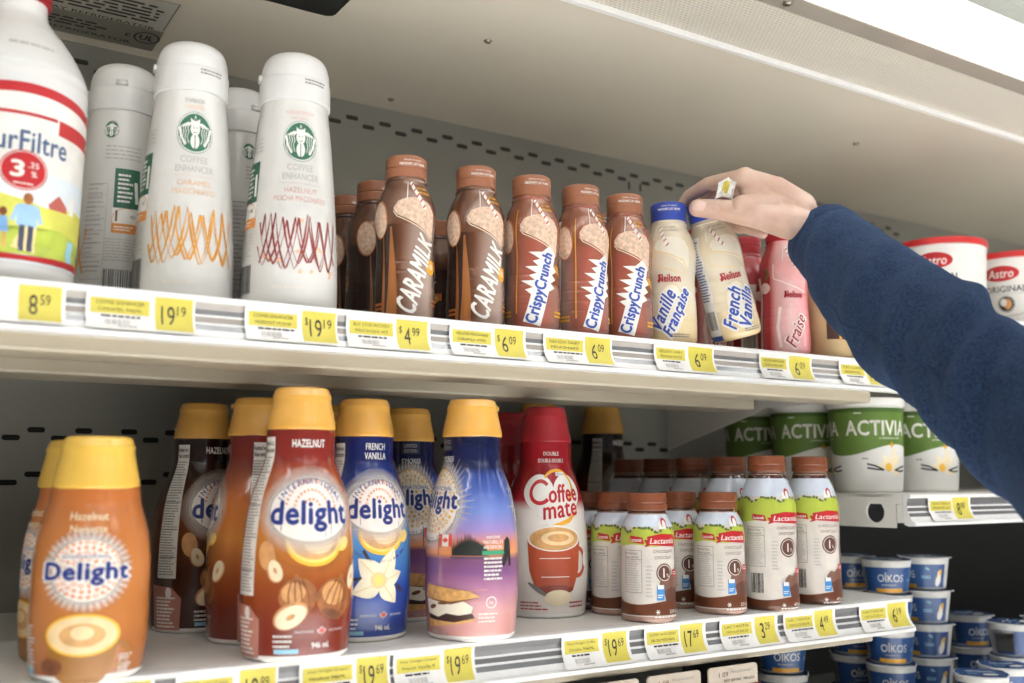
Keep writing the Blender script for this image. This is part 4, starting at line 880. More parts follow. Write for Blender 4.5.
def art_crispy(A):
    NUG = mat('honeycomb_bar_print', (186, 130, 54), .4, var=.3, scale=150)
    R0 = SHAKE.R0
    for dx in (0.0, R0 * PI):
        A.dx = dx
        swirl(A, .004, .052, .106, .140, FROTH, 2); A.ell(-.044, .118, .012, .021, FROTH, 2, .05); A.ring(-.044, .118, .0135, .0225, .0012, COPPER, 3)
        straw(A, -.002, .163)
        A.text('LAIT FRAPPE', .016, .156, GOLD, h=.0034, w_=.018, bold=.03, layer=4); A.text('MILKSHAKE', .017, .1505, GOLD, h=.0034, w_=.017, bold=.03, layer=4)
        A.ell(.030, .070, .011, .012, NUG, 3); A.ell(.030, .064, .010, .008, NUTD, 4);
        R = random.Random(4)
        # white burst behind slanted lettering
        ax = 1.30; c, q = math.cos(ax), math.sin(ax)
        P = []
        for i in range(9):
            t = .016 + .074 * i / 8; P.append((.004 + c * (t - .045) - q * .010, .050 + q * (t - .045) + c * .010))
            if 1 < i < 8: t2 = t + .004; P.append((.004 + c * (t2 - .045) - q * (.019 + .008 * (i % 2)), .050 + q * (t2 - .045) + c * (.019 + .008 * (i % 2))))
        P += [(.004 + c * .056 - q * .002, .050 + q * .056 + c * .002), (.004 + c * .049 + q * .012, .050 + q * .049 - c * .012)]
        for i in range(8, -1, -1):
            t = .0 + .090 * i / 8
            P.append((.004 + c * (t - .045) + q * .0115, .050 + q * (t - .045) - c * .0115))
            if 4 < i < 8: P.append((.004 + c * (t - .049) + q * .019, .050 + q * (t - .049) - c * .019))
        P.append((.004 + c * -.045 - q * .011, .050 - q * .045 + c * .011))
        A.poly(P, LABELW, 5)
        A.text('CrispyCrunch', .005, .051, BLUEI, h=.019, w_=.090, bold=.035, rot=ax, layer=7)
        A.greek(.034, .020, .020, .009, 2, GOLD, 3, .6, 4); A.greek(-.044, .020, .018, .009, 2, GOLD, 3, .6, 8)
        A.rect(-.0275, .085, .0012, .13, GOLD, 2)
    A.dx = 0; side_panel(A, -.062, 6, .022, .006, .148)
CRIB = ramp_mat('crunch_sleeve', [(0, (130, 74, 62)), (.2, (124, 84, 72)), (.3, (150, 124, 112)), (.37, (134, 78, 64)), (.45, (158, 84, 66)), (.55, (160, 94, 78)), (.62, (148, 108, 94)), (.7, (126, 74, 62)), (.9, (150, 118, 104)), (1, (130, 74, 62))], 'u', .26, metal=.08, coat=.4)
VAN_B = ramp_mat('vanilla_sleeve', [(0, (218, 192, 146)), (.14, (220, 198, 156)), (.3, (222, 209, 182)), (.6, (222, 211, 190)), (.8, (220, 204, 174)), (1, (220, 208, 184))], 'v', .26, coat=.35, wob=.10)
VANT = mat('vanilla_tone_print', (222, 198, 152), .4); VANL = mat('vanilla_light_print', (230, 221, 202), .4)
def neilson(A, x, y, k=1.0, m=CRIMS, layer=6):
    A.text('Neilson', x, y, m, h=.0105 * k, w_=.031 * k, bold=.035, layer=layer, shear=-.06); A.poly([(x - .0165 * k, y - .006 * k), (x - .012 * k, y - .0035 * k), (x - .0135 * k, y + .0005), (x - .0175 * k, y - .002 * k)], m, layer)
    A.rect(x - .013 * k, y + .0048 * k, .007 * k, .0016 * k, m, layer)
def art_vanille(l1, l2, rot=1.15):
    def fn(A):
        R0 = SHAKE.R0
        for dx in (0.0, R0 * PI):
            A.dx = dx
            A.text('LAIT FRAPPE', .004, .160, GREY, h=.0028, w_=.022, layer=2); A.text('VANILLA MILKSHAKE', .004, .155, GREY, h=.0028, w_=.028, layer=2)
            straw(A, -.015, .163)
            swirl(A, .006, .050, .112, .142, VANL, 1, False); A.stroke([(-.022, .128), (0, .121), (.022, .112), (.032, .098)], .0022, VANT, 2); A.stroke([(-.024, .108), (.0, .100), (.026, .094)], .0016, VANT, 2)
            neilson(A, .002, .088)
            # glass outline and slanted script
            A.ring(.004, .045, .021, .036, .0012, VANT, 2); A.ell(.004, .045, .018, .034, VANL, 1)
            c, q = math.cos(rot), math.sin(rot)
            for dxx, t, off, w_ in ((-.0115, l1, .004, .056), (.0105, l2, -.002, .058 + .0045 * (len(l2) - 7))):
                for o_ in ((-.0008, 0), (.0008, 0)): A.text(t, .003 + dxx + o_[0] + c * off * .3, .043 + off * .6, LABELW, h=.0195, w_=w_ + .002, bold=.10, rot=rot, shear=.3, layer=3)
                A.text(t, .003 + dxx + c * off * .3, .043 + off * .6, BLUEI, h=.0185, w_=w_, bold=.04, rot=rot, shear=.3, layer=5)
            A.greek(.016, .010, .030, .006, 2, GREY, 3, .5, 3, .1)
        A.dx = 0; side_panel(A, -.046, 4, .026, .010, .150, True, BLUEI); A.rect(-.046, .006, .026, .007, BLUEI, 3)
        A.dx = 0
    return fn
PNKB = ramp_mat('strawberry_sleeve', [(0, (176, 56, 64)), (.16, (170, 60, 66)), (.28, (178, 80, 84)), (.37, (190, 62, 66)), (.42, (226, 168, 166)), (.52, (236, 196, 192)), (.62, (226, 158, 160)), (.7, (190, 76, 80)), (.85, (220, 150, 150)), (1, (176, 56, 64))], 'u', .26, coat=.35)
def art_fraise(A):
    PNK = mat('pink_print', (230, 170, 168), .4); PNKL = mat('pale_pink_print', (244, 220, 214), .4); SEED = mat('strawberry_print', (150, 30, 36), .4)
    for dx in (0.0, SHAKE.R0 * PI):
        A.dx = dx
        straw(A, .000, .160, 6, -1.2, .034); swirl(A, .006, .050, .104, .142, PNK, 1, False); A.stroke([(-.020, .134), (-.02, .112), (.004, .102), (.032, .092)], .0018, PNKL, 2)
        A.ell(-.036, .112, .010, .018, SEED, 2); A.ell(-.038, .100, .011, .008, PNKL, 3); A.stroke([(-.032, .128), (-.028, .12), (-.034, .112)], .004, HILLD, 4)
        neilson(A, .010, .088, .9)
        A.ring(.006, .050, .012, .028, .0012, PNK, 2); A.stroke([(.016, .076), (.024, .05), (.026, .012)], .006, PNK, 1); A.stroke([(-.012, .07), (-.016, .04), (-.012, .01)], .005, PNKL, 1)
        for o_ in ((-.0009, 0), (.0009, 0)): A.text('Fraise', .012 + o_[0], .036, LABELW, h=.0185, w_=.050, bold=.07, rot=1.15, shear=.25, layer=3)
        A.text('Fraise', .012, .036, CRIMS, h=.0175, w_=.048, bold=.02, rot=1.15, shear=.25, layer=5)
    A.dx = 0; side_panel(A, -.060, 4, .026, .010, .118)
GM = 'milkshakes on the upper shelf'
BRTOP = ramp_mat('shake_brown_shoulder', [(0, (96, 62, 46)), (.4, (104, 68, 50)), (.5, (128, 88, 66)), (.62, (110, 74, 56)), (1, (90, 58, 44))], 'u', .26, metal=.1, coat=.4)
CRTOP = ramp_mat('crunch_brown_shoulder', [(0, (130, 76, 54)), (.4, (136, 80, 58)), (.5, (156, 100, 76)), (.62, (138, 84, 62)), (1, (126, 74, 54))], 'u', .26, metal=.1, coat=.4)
BT = ('SHAKE TO ENJOY', 'MILKSHAKE LAIT FRAPPE')
ca = shake('brown caramel milkshake at the front, left of the pair with big white slanted lettering', CARB, art_caramilk, BRC, BT, GM, BRTOP); place(ca, .512, 1.040, ZT, 12)
for x, y, d, lab in ((.602, 1.030, 18, 'brown caramel milkshake at the front, right of the pair, beside the first reddish crunch bottle'), (.524, 1.152, 50, 'brown caramel milkshake behind the left front one, next to the white coffee bottle'),
                     (.521, 1.232, 40, 'brown caramel milkshake furthest back, a sliver beside the white coffee bottle')):
    place(dup(ca, (0, 0, 0), 0, lab, GM), x, y, ZT, d)
o = dup(ca, (0, 0, 0), 0, 'dark low milkshake seen in the gap between the two front caramel bottles', GM); place(o, .618, 1.150, ZT, 120); o.scale = (.95, .95, .80)
cr = shake('reddish crunch milkshake, first of three with white burst lettering, beside the caramel pair', CRIB, art_crispy, BRC, BT, GM, CRTOP); place(cr, .680, 1.024, ZT, 12)
for x, y, d, lab in ((.757, 1.024, 32, 'reddish crunch milkshake in the middle of the three, lettering turned right'), (.832, 1.026, 12, 'reddish crunch milkshake right of the three, touching the upright vanilla bottle'),
                     (.868, 1.128, 30, 'reddish crunch milkshake behind, only a strip of brown cap between the front ones')):
    place(dup(cr, (0, 0, 0), 0, lab, GM), x, y, ZT, d)
vn = shake('upright cream vanilla milkshake with blue cap and blue French script', VAN_B, art_vanille('Vanille', 'Française'), BLUEC, BT, GM); place(vn, .908, 1.024, ZT, -4)
# the one being lifted, tilted to the left
fv = shake('tilted cream vanilla milkshake with blue cap, gripped by the hand', VAN_B, art_vanille('French', 'Vanilla', 1.20), BLUEC, BT, GM)
ax_ = (UP * .968 - RT * .250).normalized()
qt = Vector((0, 0, 1)).rotation_difference(ax_); fv.rotation_mode = 'QUATERNION'
HB = at(737.5, 338, 1.411)
fv.location = HB; fv.rotation_quaternion = qt @ Quaternion((0, 0, 1), aisle(HB.x, HB.y, 19))
HCAP = HB + ax_ * .186
st = shake('pink strawberry milkshake at the front, half under the navy sleeve', PNKB, art_fraise, REDC2, BT, GM); place(st, 1.133, 1.024, ZT, 8)
place(dup(st, (0, 0, 0), 0, 'strawberry milkshake behind, its printed facts panel turned out under the hand', GM), 1.145, 1.112, ZT, 98)
place(dup(st, (0, 0, 0), 0, 'strawberry milkshake showing as a pink sliver between the two vanilla bottles', GM), 1.050, 1.112, ZT, 30)
# tan coffee drinks at the end of the shelf
TANB = ramp_mat('tan_coffee_bottle', [(0, (178, 152, 112)), (.3, (184, 160, 120)), (.6, (192, 170, 134)), (1, (186, 164, 128))], 'v', .16, coat=.5, wob=.05)
COFP = Prof([(0, .028), (.003, .0315), (.01, .0325), (.09, .0325), (.115, .0315), (.135, .0265), (.150, .0205), (.166, .0190), (.170, .0190)])
def art_iced(A):
    for dx in (0.0,):
        A.dx = dx
        A.rect(0, .070, .040, .085, mat('coffee_label_print', (62, 40, 32), .4), 1); A.stroke([(-.008, .112), (-.004, .08), (.004, .05), (.0, .028)], .009, GOLD, 2, lambda t: .4 + .6 * math.sin(PI * t))
        A.text('Simply', .004, .092, LABELW, h=.014, w_=.034, bold=.01, rot=-.35, shear=.3, layer=3); A.text('iced', .002, .076, LABELW, h=.010, w_=.020, bold=.01, rot=-.35, shear=.3, layer=3)
        A.rect(.024, .070, .006, .085, LABELW, 1)
    A.dx = 0
def iced(lab):
    t = thing('coffee_drink_bottle', lab, 'bottle', (0, 0, 0), 0, 'tan coffee drinks at the shelf end'); body_obj(COFP, TANB, t)
    bm = bmesh.new(); lathe(bm, Prof([(.1685, .0192), (.169, .0205), (.184, .0205), (.186, .019), (.1865, .01)]), step=.001, segs=40); link_mesh('cap', bm, BRCAP, t)
    A = Art(); art_iced(A); A.build('label', COFP.pt, t); return t
i0 = iced('tan coffee drink bottle with dark brown label and white script, beside the pink strawberry milkshake'); place(i0, 1.219, 1.016, ZT, 30)
place(dup(i0, (0, 0, 0), 0, 'tan coffee drink bottle, plain side out, second from the pink milkshake, under the sleeve', 'tan coffee drinks at the shelf end'), 1.286, 1.018, ZT, 95)
o = dup(i0, (0, 0, 0), 0, 'tan coffee drink bottle in the second row at the shelf end, behind the sleeve', 'tan coffee drinks at the shelf end'); place(o, 1.312, 1.084, ZT, 60)

# ------------------------------------------------------------------ white coffee enhancers
ENH = Prof([(0, .046), (.004, .0502), (.012, .0512), (.05, .0505), (.10, .0478), (.15, .0440), (.19, .0402), (.215, .0372), (.2255, .0360)])
ENW = mat('enhancer_white_bottle', (213, 211, 206), 0.26, coat=.2, var=.015); ENCAP = mat('enhancer_white_cap', (212, 211, 208), .32, var=.015)
GREENP = mat('green_print', (46, 100, 78), .4); ORP = mat('orange_print', (222, 140, 62), .4); DRIZ = mat('caramel_drizzle_print', (214, 150, 62), .38); DRIZR = mat('mocha_drizzle_print', (140, 70, 66), .38); PINKT = mat('peach_print', (226, 180, 140), .4)
def siren(A, x, y, r, layer=2):
    """round green emblem: crowned figure with wavy hair and two tails"""
    A.ell(x, y, r, r, GREENP, layer, n=36); A.ring(x, y, r * .97, r * .97, r * .05, LABELW, layer + 1)
    L1, L2 = layer + 1, layer + 2
    A.ell(x, y + r * .18, r * .26, r * .33, LABELW, L2); A.poly([(x - r * .24, y + r * .44), (x - r * .26, y + r * .68), (x - r * .1, y + r * .56), (x, y + r * .84), (x + r * .1, y + r * .56), (x + r * .26, y + r * .68), (x + r * .24, y + r * .44)], LABELW, L2)
    A.star(x, y + r * .62, r * .12, r * .05, 5, GREENP, L2 + 1, PI / 2)
    for s in (-1, 1):
        for k in range(4):
            d = .36 + .13 * k
            A.stroke([(x + s * r * (.16 + .07 * k), y + r * .46), (x + s * r * (d + .05), y + r * .25), (x + s * r * (d - .02), y + r * 0.0), (x + s * r * (d + .06), y - r * .25), (x + s * r * (d - .04), y - r * .55)], r * .06, LABELW, L1, lambda t: 1 - .5 * t)
        A.stroke([(x + s * r * .86, y + r * .22), (x + s * r * .74, y - r * .2), (x + s * r * .5, y - r * .62)], r * .11, LABELW, L1)
        A.ell(x + s * r * .10, y + r * .22, r * .05, r * .025, GREENP, L2 + 1, 0, 10)
    A.ell(x, y - r * .42, r * .24, r * .36, LABELW, L1); A.stroke([(x, y - r * .12), (x, y - r * .8)], r * .05, GREENP, L2)
    A.stroke([(x - r * .1, y + r * .02), (x, y - r * .02), (x + r * .1, y + r * .02)], r * .035, GREENP, L2 + 1)
def lattice(A, x, y, w_, h, m, seed, layer=3, n=3.4):
    for k in range(4):
        pts = []; N = 110; nn = n + .25 * (k % 2)
        for i in range(N + 1):
            t = i / N; ph = 2 * PI * nn * t + k * PI / 2 + seed; tri = math.asin(math.sin(ph)) * 2 / PI
            amp = h / 2 * (.86 + .14 * math.sin(nn * t * 2 * PI * .37 + k * 1.9))
            pts.append((x - w_ / 2 + w_ * t + .0022 * math.cos(ph), y + amp * (tri * .8 + .2 * math.sin(ph))))
        A.stroke(pts, .0019, m, layer + k, lambda t: .75 + .45 * math.sin(t * 37 + k))
def art_enh(kind):
    def fn(A):
        R0 = ENH.R0; dm = DRIZ if kind == 'caramel' else DRIZR; tm = PINKT if kind == 'caramel' else mat('mocha_text_print', (206, 160, 150), .4)
        for dx in (0.0, R0 * PI):
            A.dx = dx
            if kind == 'caramel': A.text('STARBUCKS', .001, .2115, GREY, h=.0042, w_=.027, bold=.01); A.text('CARAMEL', .001, .2045, PINKT, h=.0042, w_=.026)
            else: A.text('HAZELNUT MOCHA', .001, .2085, tm, h=.0042, w_=.040); A.text('MACCHIATO', .001, .202, tm, h=.0028, w_=.024)
            siren(A, .002, .1765, .0225)
            A.text('COFFEE', .002, .1475, PALE, h=.0068, w_=.032); A.text('ENHANCER', .003, .1375, PALE, h=.0068, w_=.044)
            A.rect(.003, .1300, .05, .0003, tm, 2)
            A.text('CARAMEL' if kind == 'caramel' else 'HAZELNUT', .003, .1225, tm, h=.0058, w_=.038); A.text('MACCHIATO' if kind == 'caramel' else 'MOCHA MACCHIATO', .003, .1135, tm, h=.0058, w_=.048 if kind == 'caramel' else .062)
            lattice(A, .004, .068, .092, .062, dm, 2 if kind == 'caramel' else 5)
            if kind != 'caramel':
                R = random.Random(9)
                for k in range(14): A.ell(.004 + .05 * (R.random() * 2 - 1), .065 + .03 * (R.random() * 2 - 1), .0026, .0018, PINKT, 3, R.random() * 3, 8)
            A.greek(0, .020, .05, .006, 1, mat('faint_print', (214, 208, 198), .5), 2, .5, 2)
        # quarter turned: recycling and facts panels
        for dx in (-R0 * 1.50,):
            A.dx = dx
            siren(A, -.014, .200, .0105); A.greek(0.004, .174, .046, .018, 4, PALE, 2, .35, 3, .1)
            A.rect(.010, .134, .030, .044, GREENP, 2); A.greek(.008, .134, .018, .034, 7, LABELW, 3, .5, 5, .3); A.stroke([(.020, .142), (.0215, .118)], .004, LABELW, 3)
            A.rect(.010, .0985, .0315, .026, LABELW, 2); A.ring(.010, .0985, .016, .0135, .0006, ORP, 3); A.rect(.010, .0895, .0315, .0105, ORP, 3); A.text('40', .017, .103, GREY, h=.0045, layer=4); A.stroke([(-.001, .094 + .003), (-.001, .109)], .0022, NUTD, 4); A.greek(.010, .0895, .026, .006, 2, LABELW, 4, .5, 5)
            A.greek(.006, .066, .036, .026, 8, PALE, 2, .35, 8, .2); A.barcode(.006, .030, .034, .030, INK, 2, 6)
            A.rect(-.0125, .080, .0006, .12, PALE, 2); A.greek(-.026, .090, .022, .10, 20, PALE, 2, .4, 4, .5)
            for k in range(9): A.rect(-.026, .034 + .013 * k, .024, .0004, GREY, 3)
        A.dx = 0
    return fn
def enhancer(kind, label, group):
    t = thing('coffee_enhancer_bottle', label, 'bottle', (0, 0, 0), 0, group); body_obj(ENH, ENW, t)
    z = .2235
    P = Prof([(z, .0360), (z + .0008, .0382), (z + .002, .0386), (z + .026, .0382), (z + .0275, .0372), (z + .036, .0368), (z + .044, .0352), (z + .0515, .0318), (z + .0562, .0255), (z + .0578, .017), (z + .0584, .006)])
    bm = bmesh.new(); lathe(bm, P, segs=56, step=.0012)
    bmesh.ops.create_cube(bm, size=1, matrix=Matrix.Translation((-.0378, 0, z + .030)) @ Matrix.Diagonal((.004, .012, .006, 1)))
    link_mesh('cap', bm, ENCAP, t)
    A = Art()
    A.greek(.018, z + .021, .026, .007, 2, GREY, 1, .5, 4, .1)
    A.build('date_stamp', P.pt, t)
    A = Art(); art_enh(kind)(A); A.build('label', ENH.pt, t)
    return t
GE = 'white coffee enhancer bottles on the upper shelf'
en = enhancer('caramel', 'white coffee enhancer bottle with orange drizzle lattice at the front', GE); place(en, .268, 1.080, ZT, 5)
em = enhancer('mocha', 'white coffee enhancer bottle with dark red drizzle lattice at the front', GE); place(em, .374, 1.046, ZT, 8)
o1 = dup(en, (0, 0, 0), 0, 'white coffee enhancer with green and orange side panels facing out, right of the jug', GE); place(o1, .218, 1.182, ZT, 84)
o2 = dup(en, (0, 0, 0), 0, 'white coffee enhancer furthest back, a sliver between the jug and the side-turned bottle', GE); place(o2, .199, 1.290, ZT, 40)
o3 = dup(em, (0, 0, 0), 0, 'white coffee enhancer behind, between the two front drizzle bottles', GE); place(o3, .352, 1.180, ZT, 120)
for o in (en, em, o1, o2, o3): o.scale = (1.02, 1.02, 1.04)

# ------------------------------------------------------------------ milk jug
JUG = Prof([(0, .052), (.004, .060), (.012, .0635), (.03, .0640), (.034, .0628), (.04, .0642), (.10, .0662), (.19, .0672), (.205, .0668), (.218, .0628), (.235, .0545), (.252, .043), (.266, .0315), (.276, .0262), (.285, .0252), (.292, .0252)])
jg = thing('milk_jug', 'large white milk jug with red cap, red banded label and farm field picture', 'jug')
body_obj(JUG, mat('jug_white_plastic', (214, 213, 210), .26, sss=.0, var=.01), jg, extra=lambda z: -.0012 if abs(z - .203) < .003 else 0)
bm = bmesh.new(); lathe(bm, Prof([(.289, .0275), (.290, .0290), (.309, .0285), (.311, .027), (.3115, .012)]), step=.001, segs=60)
for v in bm.verts:
    if .291 < v.co.z < .3085: a = math.atan2(v.co.y, v.co.x); q = 1 - .02 * (int((a + PI) / (2 * PI) * 60 + .5) % 2); v.co.x *= q; v.co.y *= q
link_mesh('cap', bm, mat('jug_red_cap', (140, 24, 32), .35), jg)
A = Art(); R0 = JUG.R0
FIELD = mat('field_print', (206, 204, 92), .4, var=.12, scale=30); SKYJ = mat('sky_print', (222, 230, 234), .4); HOUSE = mat('barn_print', (176, 90, 80), .4); GRASSL = mat('lime_grass_print', (176, 190, 76), .4, var=.1)
for dx in (0.0,):
    A.dx = dx; wdt = .180
    A.rect(0, .100, wdt, .150, LABELW, 1)
    # red arc band on top and base band
    up_ = [(-.09 + .18 * i / 24, .190 + .012 * math.sin(PI * i / 24) ) for i in range(25)]
    A.poly(up_ + [(x, y - .0105) for x, y in up_[::-1]], RED, 3)
    A.poly([(x, y - .0105) for x, y in up_] + [(.09, .16), (-.09, .16)], LABELW, 2)
    A.poly([(.024, .172), (.090, .168), (.078, .160), (.090, .152), (.024, .156)], RED, 3); A.poly([(-.09, .168), (.028, .176), (.028, .152), (-.09, .146)], LABELW, 4); A.stroke([(-.088, .163), (-.03, .170), (.026, .170)], .0035, RED, 5)
    A.text('PurFiltre', -.002, .142, mat('slate_blue_print', (76, 96, 130), .4), h=.021, w_=.082, bold=.02, layer=4)
    A.rect(0, .0665, wdt, .093, SKYJ, 2)
    A.poly([(-.09, .028), (.09, .028), (.09, .080), (.06, .084), (.02, .078), (-.03, .088), (-.09, .082)], FIELD, 3); A.poly([(-.09, .028), (.09, .028), (.09, .046), (.04, .058), (.0, .048), (-.09, .05)], GRASSL, 4)
    A.poly([(.022, .082), (.034, .094), (.046, .084), (.046, .078), (.024, .078)], HOUSE, 5); A.poly([(.050, .078), (.050, .095), (.054, .099), (.058, .095), (.058, .078)], LABELW, 5)
    A.stroke([(.0, .032), (.004, .05), (.010, .064)], .024, mat('path_print', (226, 206, 150), .4), 5, lambda t: 1 - .75 * t)
    px = .002   # parent and child seen from behind
    A.poly([(px - .009, .078), (px + .009, .078), (px + .010, .056), (px - .010, .056)], mat('shirt_print', (150, 184, 214), .4), 6); A.ell(px, .084, .0048, .0058, NUTB, 6)
    for s in (-1, 1): A.rect(px + s * .0042, .044, .0055, .026, mat('trouser_print', (62, 66, 86), .4), 6); A.stroke([(px + s * .009, .076), (px + s * .014, .060)], .004, mat('shirt_print', (150, 184, 214), .4), 6)
    A.poly([(px - .026, .064), (px - .018, .064), (px - .016, .048), (px - .028, .048)], mat('frock_print', (110, 150, 190), .4), 6); A.ell(px - .022, .0685, .0036, .0044, NUTD, 6)
    for s in (-1, 1): A.rect(px - .022 + s * .0025, .041, .0026, .015, NUTP, 6)
    A.ell(-.004, .112, .0225, .0205, RED, 7, n=36); A.ring(-.004, .112, .0212, .0192, .0008, LABELW, 8)
    A.text('3', -.010, .113, LABELW, h=.016, w_=.0115, bold=.04, layer=9); A.text('.25', .0045, .118, LABELW, h=.006, bold=.03, layer=9); A.text('%', .0055, .109, LABELW, h=.006, bold=.03, layer=9); A.greek(-.004, .0985, .018, .0025, 1, LABELW, 9, .6, 2, 0)
    A.poly([(-.09, .022), (.09, .022), (.09, .030), (0, .027), (-.09, .031)], RED, 6)
    A.rect(.058, .040, .012, .022, SKYB, 7)
A.items = [([(x * .94, y * .93 - .001) for x, y in v], f, m, l) for v, f, m, l in A.items]
A.dx = 0; A.build('label', JUG.pt, jg)
A = Art(); A.greek(0, .2285, .05, .006, 1, PALE, 1, .6, 5, .1); A.build('date_stamp', JUG.pt, jg); place(jg, .092, 1.060, ZT, 14)

# ------------------------------------------------------------------ yogurt tubs of the next bay
TUBW = mat('tub_white_plastic', (230, 228, 222), .34, coat=.15, var=.015); GREEN_L = mat('green_tub_print', (92, 118, 52), .34); GREEN_D = mat('deep_green_print', (66, 92, 40), .34)
ACT = Prof([(0, .045), (.003, .0485), (.118, .0545), (.124, .0548)])
def tub_lid(parent, z, r, m, h=.012):
    bm = bmesh.new(); lathe(bm, Prof([(z, r), (z + .0006, r + .0018), (z + h * .7, r + .0020), (z + h * .95, r + .0010), (z + h, r - .001), (z + h + .0002, r - .006), (z + h - .0008, r - .008), (z + h - .0008 + .0001, r * .3)]), step=.001, segs=64); return link_mesh('lid', bm, m, parent)
def art_activia(A):
    R0 = ACT.R0; full = R0 * PI; us = [-full + 2 * full * i / 96 for i in range(97)]
    A.poly([(u, .060 + .008 * math.sin(u / R0 * 2 + .5)) for u in us] + [(u, .1195) for u in us[::-1]], GREEN_L, 1)
    A.poly([(u, .1135) for u in us] + [(u, .1195) for u in us[::-1]], GREEN_D, 2)
    for dx in (0.0, R0 * PI * 2 / 3, -R0 * PI * 2 / 3):
        A.dx = dx
        A.text('ACTIVIA', 0, .091, LABELW, h=.0205, w_=.099, bold=.03, layer=3); A.text('probiotiques actifs', .018, .0765, LABELW, h=.0042, w_=.036, layer=3); A.star(.020, .067, .0055, .0022, 4, GOLD, 3, PI / 2)
        A.greek(-.030, .112, .012, .003, 1, LABELW, 3, .6, 3); A.greek(-.02, .048, .014, .0022, 1, GREEN_L, 2, .7, 2)
        cx, cy = .016, .034
        for a, L in ((1.2, .030), (.7, .026), (2.1, .022), (2.8, .02), (-.3, .024)): A.stroke([(cx, cy), (cx + L * .5 * math.cos(a), cy + L * .5 * math.sin(a)), (cx + L * math.cos(a), cy + L * math.sin(a))], .008, NUTC, 2, lambda t: .4 + math.sin(PI * t))
        A.ell(cx - .002, cy + .002, .0055, .006, CUPY, 4)
        for s, a in ((-1, .25), (-1, -.05), (1, .1), (1, -.25)): A.stroke([(cx + s * .010, cy - .002), (cx + s * .024, cy + .004 * a * 4), (cx + s * .036, cy + .018 * a + .002)], .0022, INK, 3)
    A.dx = 0
def activia(lab):
    t = thing('yogurt_tub', lab, 'yogurt', (0, 0, 0), 0, 'green and white yogurt tubs'); body_obj(ACT, TUBW, t, step=.006); tub_lid(t, .1225, .0550, TUBW); A = Art(); art_activia(A); A.build('label', ACT.pt, t); return t
ZA = CZ - .024
a0 = activia('green and white yogurt tub at the front, left one above the tall chocolate milk'); place(a0, 1.402, 1.100, ZA, 20)
for x, y, d, lab in ((1.558, 1.104, 16, 'green and white yogurt tub at the front, right one half under the sleeve'), (1.408, 1.236, 10, 'green yogurt tub behind the front left one, only its left side in view'),
                     (1.425, 1.370, 10, 'green yogurt tub in shadow at the back, partly behind the shelf bracket'),):
    o = dup(a0, (0, 0, 0), 0, lab, 'green and white yogurt tubs'); place(o, x, y, ZA, d); o.scale = (1.10, 1.10, 1.15)
a0.scale = (1.10, 1.10, 1.15)
# red-lidded tubs above
AST = Prof([(0, .066), (.003, .070), (.128, .0795), (.134, .080)])
ASTR = mat('red_lid_plastic', (186, 44, 44), .34, var=.02)
def art_astro(A):
    for dx in (0.0,):
        A.dx = dx
        A.ell(0, .103, .032, .0145, RED, 1); A.text('Astro', 0, .103, LABELW, h=.0155, w_=.044, bold=.02, shear=.15, layer=2)
        A.text('ORIGINAL', .006, .074, INK, h=.0115, w_=.074, bold=.02, layer=1); A.rect(.006, .065, .07, .0006, GREY, 1)
        A.ell(.006, .046, .0155, .0155, INK, 1); A.ring(.006, .046, .0145, .0145, .001, LABELW, 2); A.ell(.008, .046, .008, .010, NUTP, 2); A.ell(.001, .049, .006, .007, LABELW, 3)
        A.stroke([(.0, .022), (.03, .026), (.052, .034)], .0016, PALE, 1); A.rect(.062, .014, .012, .018, BLUEP, 1); A.greek(.02, .012, .05, .010, 2, PALE, 1, .4, 2)
    A.dx = 0
def astro(lab):
    t = thing('yogurt_tub', lab, 'yogurt', (0, 0, 0), 0, 'red-lidded yogurt tubs'); body_obj(AST, TUBW, t, step=.006); tub_lid(t, .1325, .0805, ASTR); A = Art(); art_astro(A); A.build('label', AST.pt, t); return t
ZU = CZ + .272
b0 = astro('large white yogurt tub with red lid, the left one just above the sleeve'); place(b0, 1.602, 1.082, ZU, -6)
place(dup(b0, (0, 0, 0), 0, 'large white yogurt tub with red lid at the right edge of the photo', 'red-lidded yogurt tubs'), 1.815, 1.072, ZU, -14)

# blue yogurt cups on the low shelf
OIK = Prof([(0, .030), (.002, .0325), (.006, .033), (.044, .0385), (.048, .039), (.051, .0395), (.053, .0400)])
BLUW = mat('blue_cup_print', (40, 76, 128), .3); CUPW = mat('cup_white_plastic', (222, 220, 214), .35); FOIL = mat('blue_foil_lid', (52, 88, 146), .22, metal=.25); FOILU = mat('foil_underside', (206, 206, 202), .35)
def art_oikos(A):
    R0 = OIK.R0; A.rect(0, .0235, R0 * 2 * PI * .66, .0390, BLUW, 1); A.rect(0, .006, R0 * 1.3, .0065, GOLD, 2)
    A.text('OÎKOS', .002, .0275, LABELW, h=.0150, w_=.046, layer=3)
    A.greek(0, .0150, .03, .003, 1, PALE, 3, .5, 3)
    u = R0 * 1.25; A.greek(u - .004, .022, .018, .006, 2, SKYB, 3, .5, 3); A.star(u - .002, .036, .004, .001, 6, SKYB, 3); A.ell(u + .018, .016, .0055, .010, LABELW, 3, -.3); A.ell(u + .020, .026, .004, .008, NUTC, 4, -.2); A.ell(u + .022, .03, .003, .005, GOLD, 5, -.2)
    A.rect(-R0 * 1.75, .024, .045, .036, PALE, 1); A.greek(-R0 * 1.75, .024, .04, .032, 9, GREY, 2, .4, 5)
